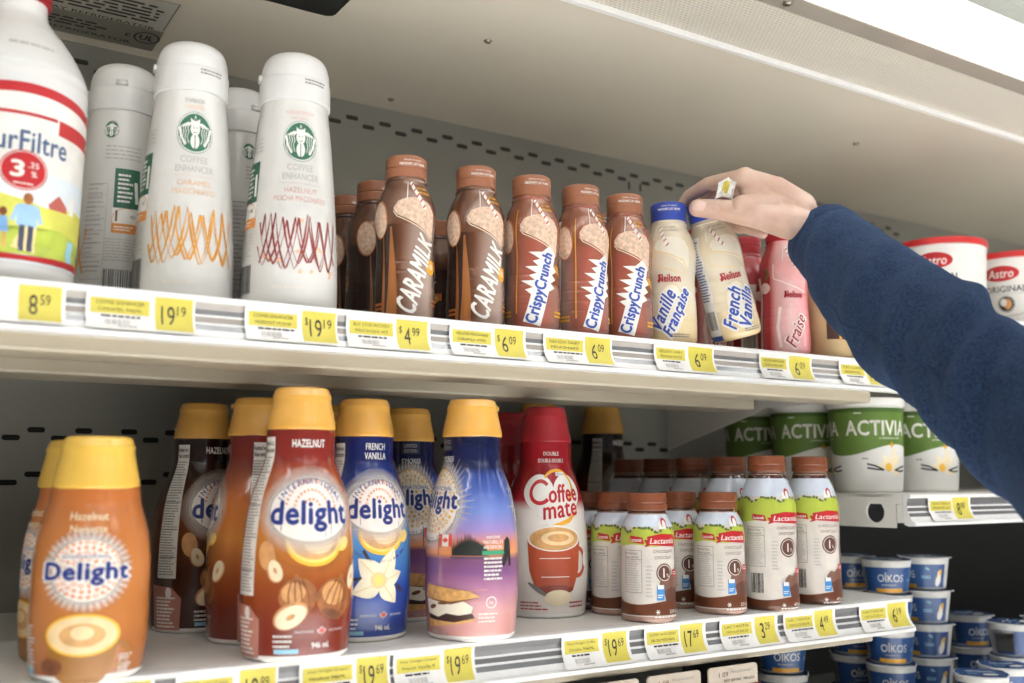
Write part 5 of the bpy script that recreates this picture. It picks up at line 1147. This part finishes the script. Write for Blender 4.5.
def oikos(lab):
    t = thing('yogurt_cup', lab, 'yogurt', (0, 0, 0), 0, 'blue yogurt cups'); body_obj(OIK, CUPW, t, step=.006, segs=44)
    bm = bmesh.new(); n = 64; rings = []
    for z, k, m in ((.0531, .040, 0), (.0533, 1, 0), (.0542, 1, 0), (.0548, .96, 0)):
        rings.append([bm.verts.new(((.0405 + .0055 * max(0, math.cos(4 * a + PI)) ** 2) * (k if k > .5 else .97) * math.cos(a), (.0405 + .0055 * max(0, math.cos(4 * a + PI)) ** 2) * (k if k > .5 else .97) * math.sin(a), z)) for a in [2 * PI * i / n for i in range(n)]])
    for k in range(3):
        for i in range(n): bm.faces.new((rings[k][i], rings[k][(i + 1) % n], rings[k + 1][(i + 1) % n], rings[k + 1][i]))
    bm.faces.new(rings[0][::-1]); f = bm.faces.new(rings[3]); f.material_index = 1
    for f in bm.faces: f.smooth = False
    lid = link_mesh('lid', bm, [FOILU, FOIL], t, smooth=False)
    A = Art(); A.stroke([(-.022, .006), (-.010, .012), (.004, .008), (.016, .014)], .003, LABELW, 1); A.stroke([(-.02, -.002), (0, .002), (.02, .0)], .002, SKYB, 1); A.ell(.012, -.014, .012, .006, LABELW, 1, .3); A.ell(.014, -.013, .007, .0035, NUTC, 2, .3)
    A.greek(-.012, -.014, .018, .008, 2, SKYB, 1, .5, 3)
    A.build('lid_print', lambda u, v, off: (u, v, .0549 + off), t, du=0, dv=0)
    A = Art(); art_oikos(A); A.build('label', OIK.pt, t); return t
ZO = CZ - .409; OH = .0553
k0 = oikos('blue yogurt cup, top of the stack facing forward beside the end of the lower shelf'); place(k0, 1.436, 1.100, ZO + 4 * OH, 8)
names = ['top', 'second', 'third', 'fourth', 'bottom']
def stack(x, y, levels, what, deg):
    for l in levels: place(dup(k0, (0, 0, 0), 0, 'blue yogurt cup, %s cup of the %s' % (names[4 - l] if 0 <= 4 - l < 5 else 'low', what), 'blue yogurt cups'), x, y, ZO + l * OH, deg)
stack(1.436, 1.100, (3, 2, 1, 0), 'stack facing forward beside the shelf end', 8)
stack(1.545, 1.105, (4, 3, 2, 1, 0), 'right stack, flower side out', -62)
stack(1.458, 1.190, (4, 3, 2, 1, 0), 'stack half hidden by the rail end', 20)
stack(1.225, 1.140, (2, 1, 0), 'short stack below the lower rail', 12)
for x, y, l, d, lab in ((1.475, .965, 0, 5, 'blue yogurt cup, lower one at the front left of the low group'), (1.475, .965, 1, 5, 'blue yogurt cup with printed foil lid facing up, front left of the low group'),
                        (1.572, .985, 0, 5, 'blue yogurt cup, lower one at the front middle of the low group'), (1.572, .985, 1, 20, 'blue yogurt cup with printed foil lid facing up, front middle of the low group'),
                        (1.672, 1.030, 0, 5, 'blue yogurt cup, lowest under the cup with the grey facts panel'), (1.672, 1.030, 1, 5, 'blue yogurt cup just under the one with the grey facts panel'), (1.672, 1.030, 2, 70, 'blue yogurt cup standing alone on others, grey facts panel facing out'),
                        (1.790, 1.035, 0, 5, 'blue yogurt cup, lowest at the right edge of the photo'), (1.790, 1.035, 1, 5, 'blue yogurt cup, middle one at the right edge of the photo'), (1.790, 1.035, 2, 60, 'blue yogurt cup, topmost at the right edge of the photo'),
                        (1.705, 1.135, 2, 30, 'blue yogurt cup behind the lone one with the facts panel'), (1.705, 1.135, 1, 30, 'blue yogurt cup, second down behind the lone one'), (1.705, 1.135, 0, 30, 'blue yogurt cup, lowest behind the lone one')):
    place(dup(k0, (0, 0, 0), 0, lab, 'blue yogurt cups'), x, y, ZO + l * OH, d)

# ------------------------------------------------------------------ red gable cartons on the low shelf
CRTR = mat('carton_red', (132, 34, 34), .35); CRTP = mat('carton_pale_fin', (206, 194, 176), .45)
def carton(lab):
    t = thing('drink_carton', lab, 'carton', (0, 0, 0), 0, 'red cartons below the creamers'); w_, d = .045, .045; h0, h1, h2 = .150, .184, .208
    bm = bmesh.new(); V = [bm.verts.new(p) for p in ((-w_, -d, 0), (w_, -d, 0), (w_, d, 0), (-w_, d, 0), (-w_, -d, h0), (w_, -d, h0), (w_, d, h0), (-w_, d, h0), (-w_ + .0, 0, h1), (w_, 0, h1), (-w_ * .55, 0, h0 + .02), (w_ * .55, 0, h0 + .02))]
    for f in ((3, 2, 1, 0), (0, 1, 5, 4), (1, 2, 6, 5), (2, 3, 7, 6), (3, 0, 4, 7), (4, 5, 9, 8), (6, 7, 8, 9), (5, 11, 9), (6, 9, 11), (5, 6, 11), (4, 8, 10), (7, 10, 8), (7, 4, 10)): bm.faces.new([V[i] for i in f])
    link_mesh('body', bm, CRTR, t, smooth=False)
    bm = bmesh.new(); n = 5; P = [(-w_ * .97, h1 - .002), (w_ * .97, h1 - .002)] + [(w_ * .97 - .005 + .005 * math.cos(a), h2 - .005 + .005 * math.sin(a)) for a in [PI / 2 * i / n for i in range(n + 1)]] + [(-w_ * .97 + .005 - .005 * math.sin(a), h2 - .005 + .005 * math.cos(a)) for a in [PI / 2 * i / n for i in range(n + 1)]]
    a_ = [bm.verts.new((x, -.0013, z)) for x, z in P]; b_ = [bm.verts.new((x, .0013, z)) for x, z in P]
    bm.faces.new(a_); bm.faces.new(b_[::-1])
    for i in range(len(P)): bm.faces.new((a_[i], b_[i], b_[(i + 1) % len(P)], a_[(i + 1) % len(P)]))
    bmesh.ops.recalc_face_normals(bm, faces=bm.faces); fin = link_mesh('top_fin', bm, CRTP, t, smooth=False)
    A = Art(); A.text('1 09', -.018, h1 + .014, NUTD, h=.0062, w_=.016, layer=1); A.text('MEILLEUR AVANT', .014, h1 + .016, GREY, h=.0028, w_=.036, layer=1); A.text('BEST BEFORE', -.002, h1 + .006, INK, h=.0032, w_=.030, bold=.02, layer=1); A.text('MEILLEUR', .028, h1 + .006, INK, h=.0032, w_=.02, bold=.02, layer=1)
    A.build('fin_print', lambda u, v, off: (u, -.0014 - off, v), t, du=0, dv=0); return t
c0 = carton('red gable-top carton with pale printed fin, rightmost of three below the price rail'); ZC = CZ - .45; c0.location = (.967, .985, ZC)
for x, lab in ((.866, 'red gable-top carton with pale printed fin, middle of three below the price rail'), (.765, 'red gable-top carton with pale fin, leftmost of three, mostly below the frame')):
    o = dup(c0, (x, .985, ZC), 0, lab, 'red cartons below the creamers')

# ------------------------------------------------------------------ the shopper's hand and sleeve
SKIN = bpy.data.materials.new('skin'); SKIN.use_nodes = True; nt = SKIN.node_tree; b = nt.nodes['Principled BSDF']
tc = nt.nodes.new('ShaderNodeTexCoord'); n1 = nt.nodes.new('ShaderNodeTexNoise'); n1.inputs['Scale'].default_value = 38; n1.inputs['Detail'].default_value = 5; nt.links.new(tc.outputs['Object'], n1.inputs['Vector'])
rp = nt.nodes.new('ShaderNodeValToRGB'); rp.color_ramp.elements[0].position = .3; rp.color_ramp.elements[1].position = .72
rp.color_ramp.elements[0].color = rgb((202, 166, 146)); rp.color_ramp.elements[1].color = rgb((218, 188, 170)); nt.links.new(n1.outputs['Fac'], rp.inputs['Fac']); nt.links.new(rp.outputs['Color'], b.inputs['Base Color'])
n2 = nt.nodes.new('ShaderNodeTexNoise'); n2.inputs['Scale'].default_value = 900; n2.inputs['Detail'].default_value = 3; nt.links.new(tc.outputs['Object'], n2.inputs['Vector'])
bp = nt.nodes.new('ShaderNodeBump'); bp.inputs['Strength'].default_value = .12; bp.inputs['Distance'].default_value = .0006; nt.links.new(n2.outputs['Fac'], bp.inputs['Height']); nt.links.new(bp.outputs['Normal'], b.inputs['Normal'])
b.inputs['Roughness'].default_value = .48; b.inputs['Subsurface Weight'].default_value = .18; b.inputs['Subsurface Radius'].default_value = (.9, .3, .15); b.inputs['Subsurface Scale'].default_value = .006
NAIL = mat('fingernail', (232, 200, 186), .25, coat=.3, var=.02)

def cone_ball(bm, a, b, ra, rb, segs=20):
    a, b = Vector(a), Vector(b); ax = b - a; L = ax.length
    q = Vector((0, 0, 1)).rotation_difference(ax.normalized()) if L > 1e-6 else Quaternion()
    rings = []; prof = []
    for i in range(6): t = PI / 2 * i / 6; prof.append((-ra * math.cos(t), ra * math.sin(t)))
    n = 8
    for i in range(n + 1): prof.append((L * i / n, ra + (rb - ra) * i / n))
    for i in range(1, 7): t = PI / 2 * i / 6; prof.append((L + rb * math.sin(t), rb * math.cos(t)))
    prof = [(z, max(r, .0002)) for z, r in prof]
    for z, r in prof: rings.append([bm.verts.new(a + q @ Vector((r * math.cos(2 * PI * k / segs), r * math.sin(2 * PI * k / segs), z))) for k in range(segs)])
    for i in range(len(rings) - 1):
        for k in range(segs): bm.faces.new((rings[i][k], rings[i][(k + 1) % segs], rings[i + 1][(k + 1) % segs], rings[i + 1][k]))
    bm.faces.new(rings[0][::-1]); bm.faces.new(rings[-1])
def J(px, py, d): return at(px, py, d)
# joints of a right hand gripping the tilted bottle's cap from the far right (image point, distance)
W0 = J(850, 262, 1.325); W1 = J(812, 227, 1.365)
idx = [J(745, 178, 1.365), J(709, 184, 1.405), J(689, 196, 1.428), J(681, 207, 1.436)]
mid = [J(750, 184, 1.392), J(712, 190, 1.440), J(695, 204, 1.455), J(692, 216, 1.455)]
rng = [J(758, 194, 1.412), J(722, 203, 1.455), J(724, 220, 1.462), J(740, 229, 1.450)]
lit = [J(770, 205, 1.420), J(735, 214, 1.447), J(745, 228, 1.444), J(763, 234, 1.428)]
thb = [J(786, 221, 1.352), J(755, 214.5, 1.346), J(719, 209.5, 1.358), J(698, 208, 1.367)]
bm = bmesh.new()
def finger(j, r):
    for i in range(3): cone_ball(bm, j[i], j[i + 1], r[i], r[i + 1])
finger(idx, (.0135, .0105, .0090, .0074)); finger(mid, (.0135, .0108, .0092, .0076)); finger(rng, (.0130, .0100, .0088, .0074)); finger(lit, (.0118, .0090, .0078, .0068))
cone_ball(bm, thb[0], thb[1], .0240, .0185); cone_ball(bm, thb[1], thb[2], .0185, .0138); cone_ball(bm, thb[2], thb[3], .0140, .0126)
cone_ball(bm, J(770, 206, 1.352), J(742, 206, 1.345), .0180, .0150)
# palm: metacarpals to the wrist, knuckles and the web of the thumb
for j, r, rw in ((idx, .0150, .0245), (mid, .0150, .0250), (rng, .0140, .0245), (lit, .0130, .0235)): cone_ball(bm, j[0], W1, r, rw)
cone_ball(bm, idx[0], mid[0], .0138, .0138); cone_ball(bm, mid[0], rng[0], .0138, .0132); cone_ball(bm, rng[0], lit[0], .0130, .0120)
cone_ball(bm, J(748, 176, 1.364), J(776, 190, 1.362), .0105, .0185); cone_ball(bm, J(776, 190, 1.362), J(800, 208, 1.362), .0185, .0225)
cone_ball(bm, thb[0], W1, .0235, .0275); cone_ball(bm, J(764, 200, 1.360), J(786, 208, 1.362), .017, .022)
cone_ball(bm, J(747, 190, 1.368), J(757, 204, 1.352), .0115, .0140)
cone_ball(bm, W1, W0, .0275, .0310); cone_ball(bm, W1 + (J(812, 227, 1.40) - W1) * .6, W0 + (J(850, 262, 1.36) - W0) * .6, .0250, .0290)
cone_ball(bm, W0, J(900, 310, 1.24), .0320, .0380)
tmp = link_mesh('person', bm, SKIN)
md = tmp.modifiers.new('r', 'REMESH'); md.mode = 'VOXEL'; md.voxel_size = .0013; md.use_smooth_shade = True
sm_ = tmp.modifiers.new('s', 'SMOOTH'); sm_.factor = .5; sm_.iterations = 7
dg = bpy.context.evaluated_depsgraph_get(); me = bpy.data.meshes.new_from_object(tmp.evaluated_get(dg)); me.name = 'person'
bpy.data.objects.remove(tmp)
# knuckle creases: shallow wrinkles across the thumb joint and the index joints
def crease(P, axis, width, depth, side, n=3, gap=.0024):
    for v in me.vertices:
        d = v.co - P
        if d.length < .016 and d.dot(side) > 0:
            t = d.dot(axis)
            for k in range(n):
                o_ = (k - (n - 1) / 2) * gap
                v.co -= side * depth * math.exp(-((t - o_) / width) ** 2)
toward = (-FW).normalized()
crease(thb[2], (thb[3] - thb[1]).normalized(), .0007, .0009, toward)
crease(idx[1], (idx[2] - idx[0]).normalized(), .0009, .0007, (UP - FW * .4).normalized(), 3, .003)
crease(idx[2], (idx[3] - idx[1]).normalized(), .0008, .0006, (UP - FW * .4).normalized(), 2, .003)
for p in me.polygons: p.use_smooth = True
person = bpy.data.objects.new('person', me); COL.objects.link(person)
if not me.materials: me.materials.append(SKIN)
tag(person, "person's bare right hand in a navy fleece sleeve gripping the cap of the tilted milkshake", 'person')
# nails (thumb, and the curled little finger's tip)
def nail(c, along, out, ln, wd):
    bm = bmesh.new(); s_ = along.cross(out).normalized(); n, m = 10, 8; g = []
    for i in range(n + 1):
        t = -1 + 2 * i / n; row = []
        hw = wd * (1 - .12 * t * t) * (1 if t < .55 else math.sqrt(max(.05, 1 - ((t - .55) / .5) ** 2 * .75)))
        for k in range(m + 1):
            u = -1 + 2 * k / m; row.append(bm.verts.new(c + along * (ln * t) + s_ * (hw * u) + out * (-.0026 * u * u - .33 * ln * max(0, t) ** 2 + .0002)))
        g.append(row)
    for i in range(n):
        for k in range(m): bm.faces.new((g[i][k], g[i][k + 1], g[i + 1][k + 1], g[i + 1][k]))
    bmesh.ops.recalc_face_normals(bm, faces=bm.faces); r = bmesh.ops.solidify(bm, geom=bm.faces[:], thickness=.0007)
    return link_mesh('fingernail', bm, NAIL, person)
al = (thb[3] - thb[2]).normalized(); ou = (toward + UP * .25); ou = (ou - al * ou.dot(al)).normalized()
nail(thb[3] + ou * .0129 - al * .0020, al, ou, .0098, .0082)
al = (lit[3] - lit[2]).normalized(); ou = (toward * .8 - UP * .35); ou = (ou - al * ou.dot(al)).normalized()
nail(lit[3] + ou * .0066 + al * .0016, al, ou, .0042, .0040)

# sleeve
FLE = bpy.data.materials.new('navy_fleece'); FLE.use_nodes = True; nt = FLE.node_tree; b = nt.nodes['Principled BSDF']
tc = nt.nodes.new('ShaderNodeTexCoord'); n1 = nt.nodes.new('ShaderNodeTexNoise'); n1.inputs['Scale'].default_value = 300; n1.inputs['Detail'].default_value = 4; n1.inputs['Roughness'].default_value = .7; nt.links.new(tc.outputs['Object'], n1.inputs['Vector'])
rp = nt.nodes.new('ShaderNodeValToRGB'); rp.color_ramp.elements[0].position = .3; rp.color_ramp.elements[1].position = .75; rp.color_ramp.elements[0].color = rgb((20, 31, 50)); rp.color_ramp.elements[1].color = rgb((54, 73, 104))
nt.links.new(n1.outputs['Fac'], rp.inputs['Fac']); nt.links.new(rp.outputs['Color'], b.inputs['Base Color']); b.inputs['Roughness'].default_value = .95; b.inputs['Specular IOR Level'].default_value = .15
b.inputs['Sheen Weight'].default_value = .3; b.inputs['Sheen Roughness'].default_value = .5; b.inputs['Sheen Tint'].default_value = rgb((110, 140, 185))
bp = nt.nodes.new('ShaderNodeBump'); bp.inputs['Strength'].default_value = .8; bp.inputs['Distance'].default_value = .0025; nt.links.new(n1.outputs['Fac'], bp.inputs['Height']); nt.links.new(bp.outputs['Normal'], b.inputs['Normal'])
# centre line (image point, distance, half width in px) from the cuff to the shoulder
C = [(821, 237, 1.372, 37), (833, 248, 1.345, 39.5), (849, 263, 1.305, 43), (868, 283, 1.255, 48.5), (894, 306, 1.205, 55), (924, 332, 1.150, 60), (957, 359, 1.095, 62), (992, 388, 1.040, 64), (1028, 418, .985, 67), (1064, 450, .935, 73), (1102, 482, .885, 80), (1150, 514, .825, 92), (1210, 544, .76, 110), (1290, 580, .69, 130)]
def spl(t):
    n = len(C) - 1; x = min(max(t, 0), .99999) * n; i = int(x); f = x - i
    p = [C[max(0, min(n, i + k - 1))] for k in range(4)]
    return [.5 * (2 * p[1][q] + (p[2][q] - p[0][q]) * f + (2 * p[0][q] - 5 * p[1][q] + 4 * p[2][q] - p[3][q]) * f * f + (3 * p[1][q] - p[0][q] - 3 * p[2][q] + p[3][q]) * f ** 3) for q in range(4)]
NS, NC = 190, 112
cent = []; rad = []
for i in range(NS + 1):
    x, y, d, r = spl(i / NS); cent.append(at(x, y, d)); rad.append(r * d / 1000)
def frame(i):
    t = (cent[min(NS, i + 2)] - cent[max(0, i - 2)]).normalized()
    a = (UP - t * UP.dot(t)).normalized(); return t, a, t.cross(a).normalized()
FOLDS = [(.20, .3, .055, .0050, 1.1), (.30, -.6, .05, .0045, 1.0), (.36, .9, .045, .0060, 1.2), (.43, .1, .04, .0055, .9), (.47, -1.0, .045, .0060, 1.0), (.52, .7, .04, .0070, 1.0), (.57, -.3, .04, .0075, 1.2), (.62, .5, .04, .0065, 1.0), (.27, 1.6, .04, .0035, .9), (.14, -.2, .04, .0022, 1.4), (.41, -1.9, .05, .0050, 1.0), (.33, 2.4, .05, .004, 1.0)]
def sleeve_pt(i, k, inset=0.0):
    t, a, s_ = frame(i); th = 2 * PI * k / NC; u = i / NS; disp = 0
    for fu, fth, fw, fh, fl in FOLDS:
        dth = (th - fth - 1.35 + PI) % (2 * PI) - PI; fh = fh * 1.5; q = (u - fu - .055 * dth) / fw * 1.6
        disp += fh * math.exp(-q * q) * math.exp(-(dth / fl) ** 2) - fh * .5 * math.exp(-((q - 1.3) ** 2)) * math.exp(-(dth / fl) ** 2)
    P0 = cent[i] + (a * math.cos(th) + s_ * math.sin(th)) * rad[i]
    disp += (noise.noise(P0 * 18) * .0028 + noise.noise(P0 * 42) * .0016) * min(1, u * 6)
    # hem stitching close to the cuff edge
    disp -= .0011 * math.exp(-((u - .062) / .006) ** 2)
    if u < .012: disp -= .0022 * (1 - u / .012) ** 2
    return cent[i] + (a * math.cos(th) + s_ * math.sin(th)) * (rad[i] + disp - inset)
bm = bmesh.new(); rings = [[bm.verts.new(sleeve_pt(i, k)) for k in range(NC)] for i in range(NS + 1)]
inner = [[bm.verts.new(sleeve_pt(i, k, .0042 if n_ else .0030)) for k in range(NC)] for n_, i in enumerate((0, 2, 6, 14))]
chain = [inner[3], inner[2], inner[1], inner[0]] + rings
for q in range(len(chain) - 1):
    for k in range(NC): bm.faces.new((chain[q][k], chain[q + 1][k], chain[q + 1][(k + 1) % NC], chain[q][(k + 1) % NC]))
bm.faces.new(chain[-1]); bmesh.ops.recalc_face_normals(bm, faces=bm.faces)
slv = link_mesh('jacket_sleeve', bm, FLE, person)
slv['label'] = 'navy fleece jacket sleeve'
# raised seam running along the sleeve towards the elbow
bm = bmesh.new()
pts = []
for n_ in range(60):
    i = int((.25 + .32 * n_ / 59) * NS); k = 35 - 13 * n_ / 59
    pts.append(sleeve_pt(i, k, .0002))
tube(bm, pts, .0017, 8); link_mesh('seam', bm, FLE, slv)

# crumpled scrap of paper caught between thumb and index finger
bm = bmesh.new(); Rr = random.Random(11); c = J(725, 189, 1.362); n = 7; g = []
for i in range(n):
    row = []
    for k in range(n):
        u, v = (i / (n - 1) - .5), (k / (n - 1) - .5)
        row.append(bm.verts.new(c + RT * (u * .024 + v * .006) + UP * (v * .024 - abs(u) * .012 + .003) - FW * (.004 * math.sin(u * 9 + v * 4) + .0035 * (Rr.random() - .5) + .003)))
    g.append(row)
for i in range(n - 1):
    for k in range(n - 1):
        f = bm.faces.new((g[i][k], g[i + 1][k], g[i + 1][k + 1], g[i][k + 1])); f.material_index = 1 if 2 <= i <= 3 and k in (1, 2, 3, 4) and not (k == 1 and i == 2) else 0
bmesh.ops.recalc_face_normals(bm, faces=bm.faces); bmesh.ops.solidify(bm, geom=bm.faces[:], thickness=.0005)
o = link_mesh('crumpled_wrapper', bm, [PAPER, YELLOW], smooth=False); tag(o, 'small crumpled white and yellow scrap pinched between thumb and index finger', 'wrapper')
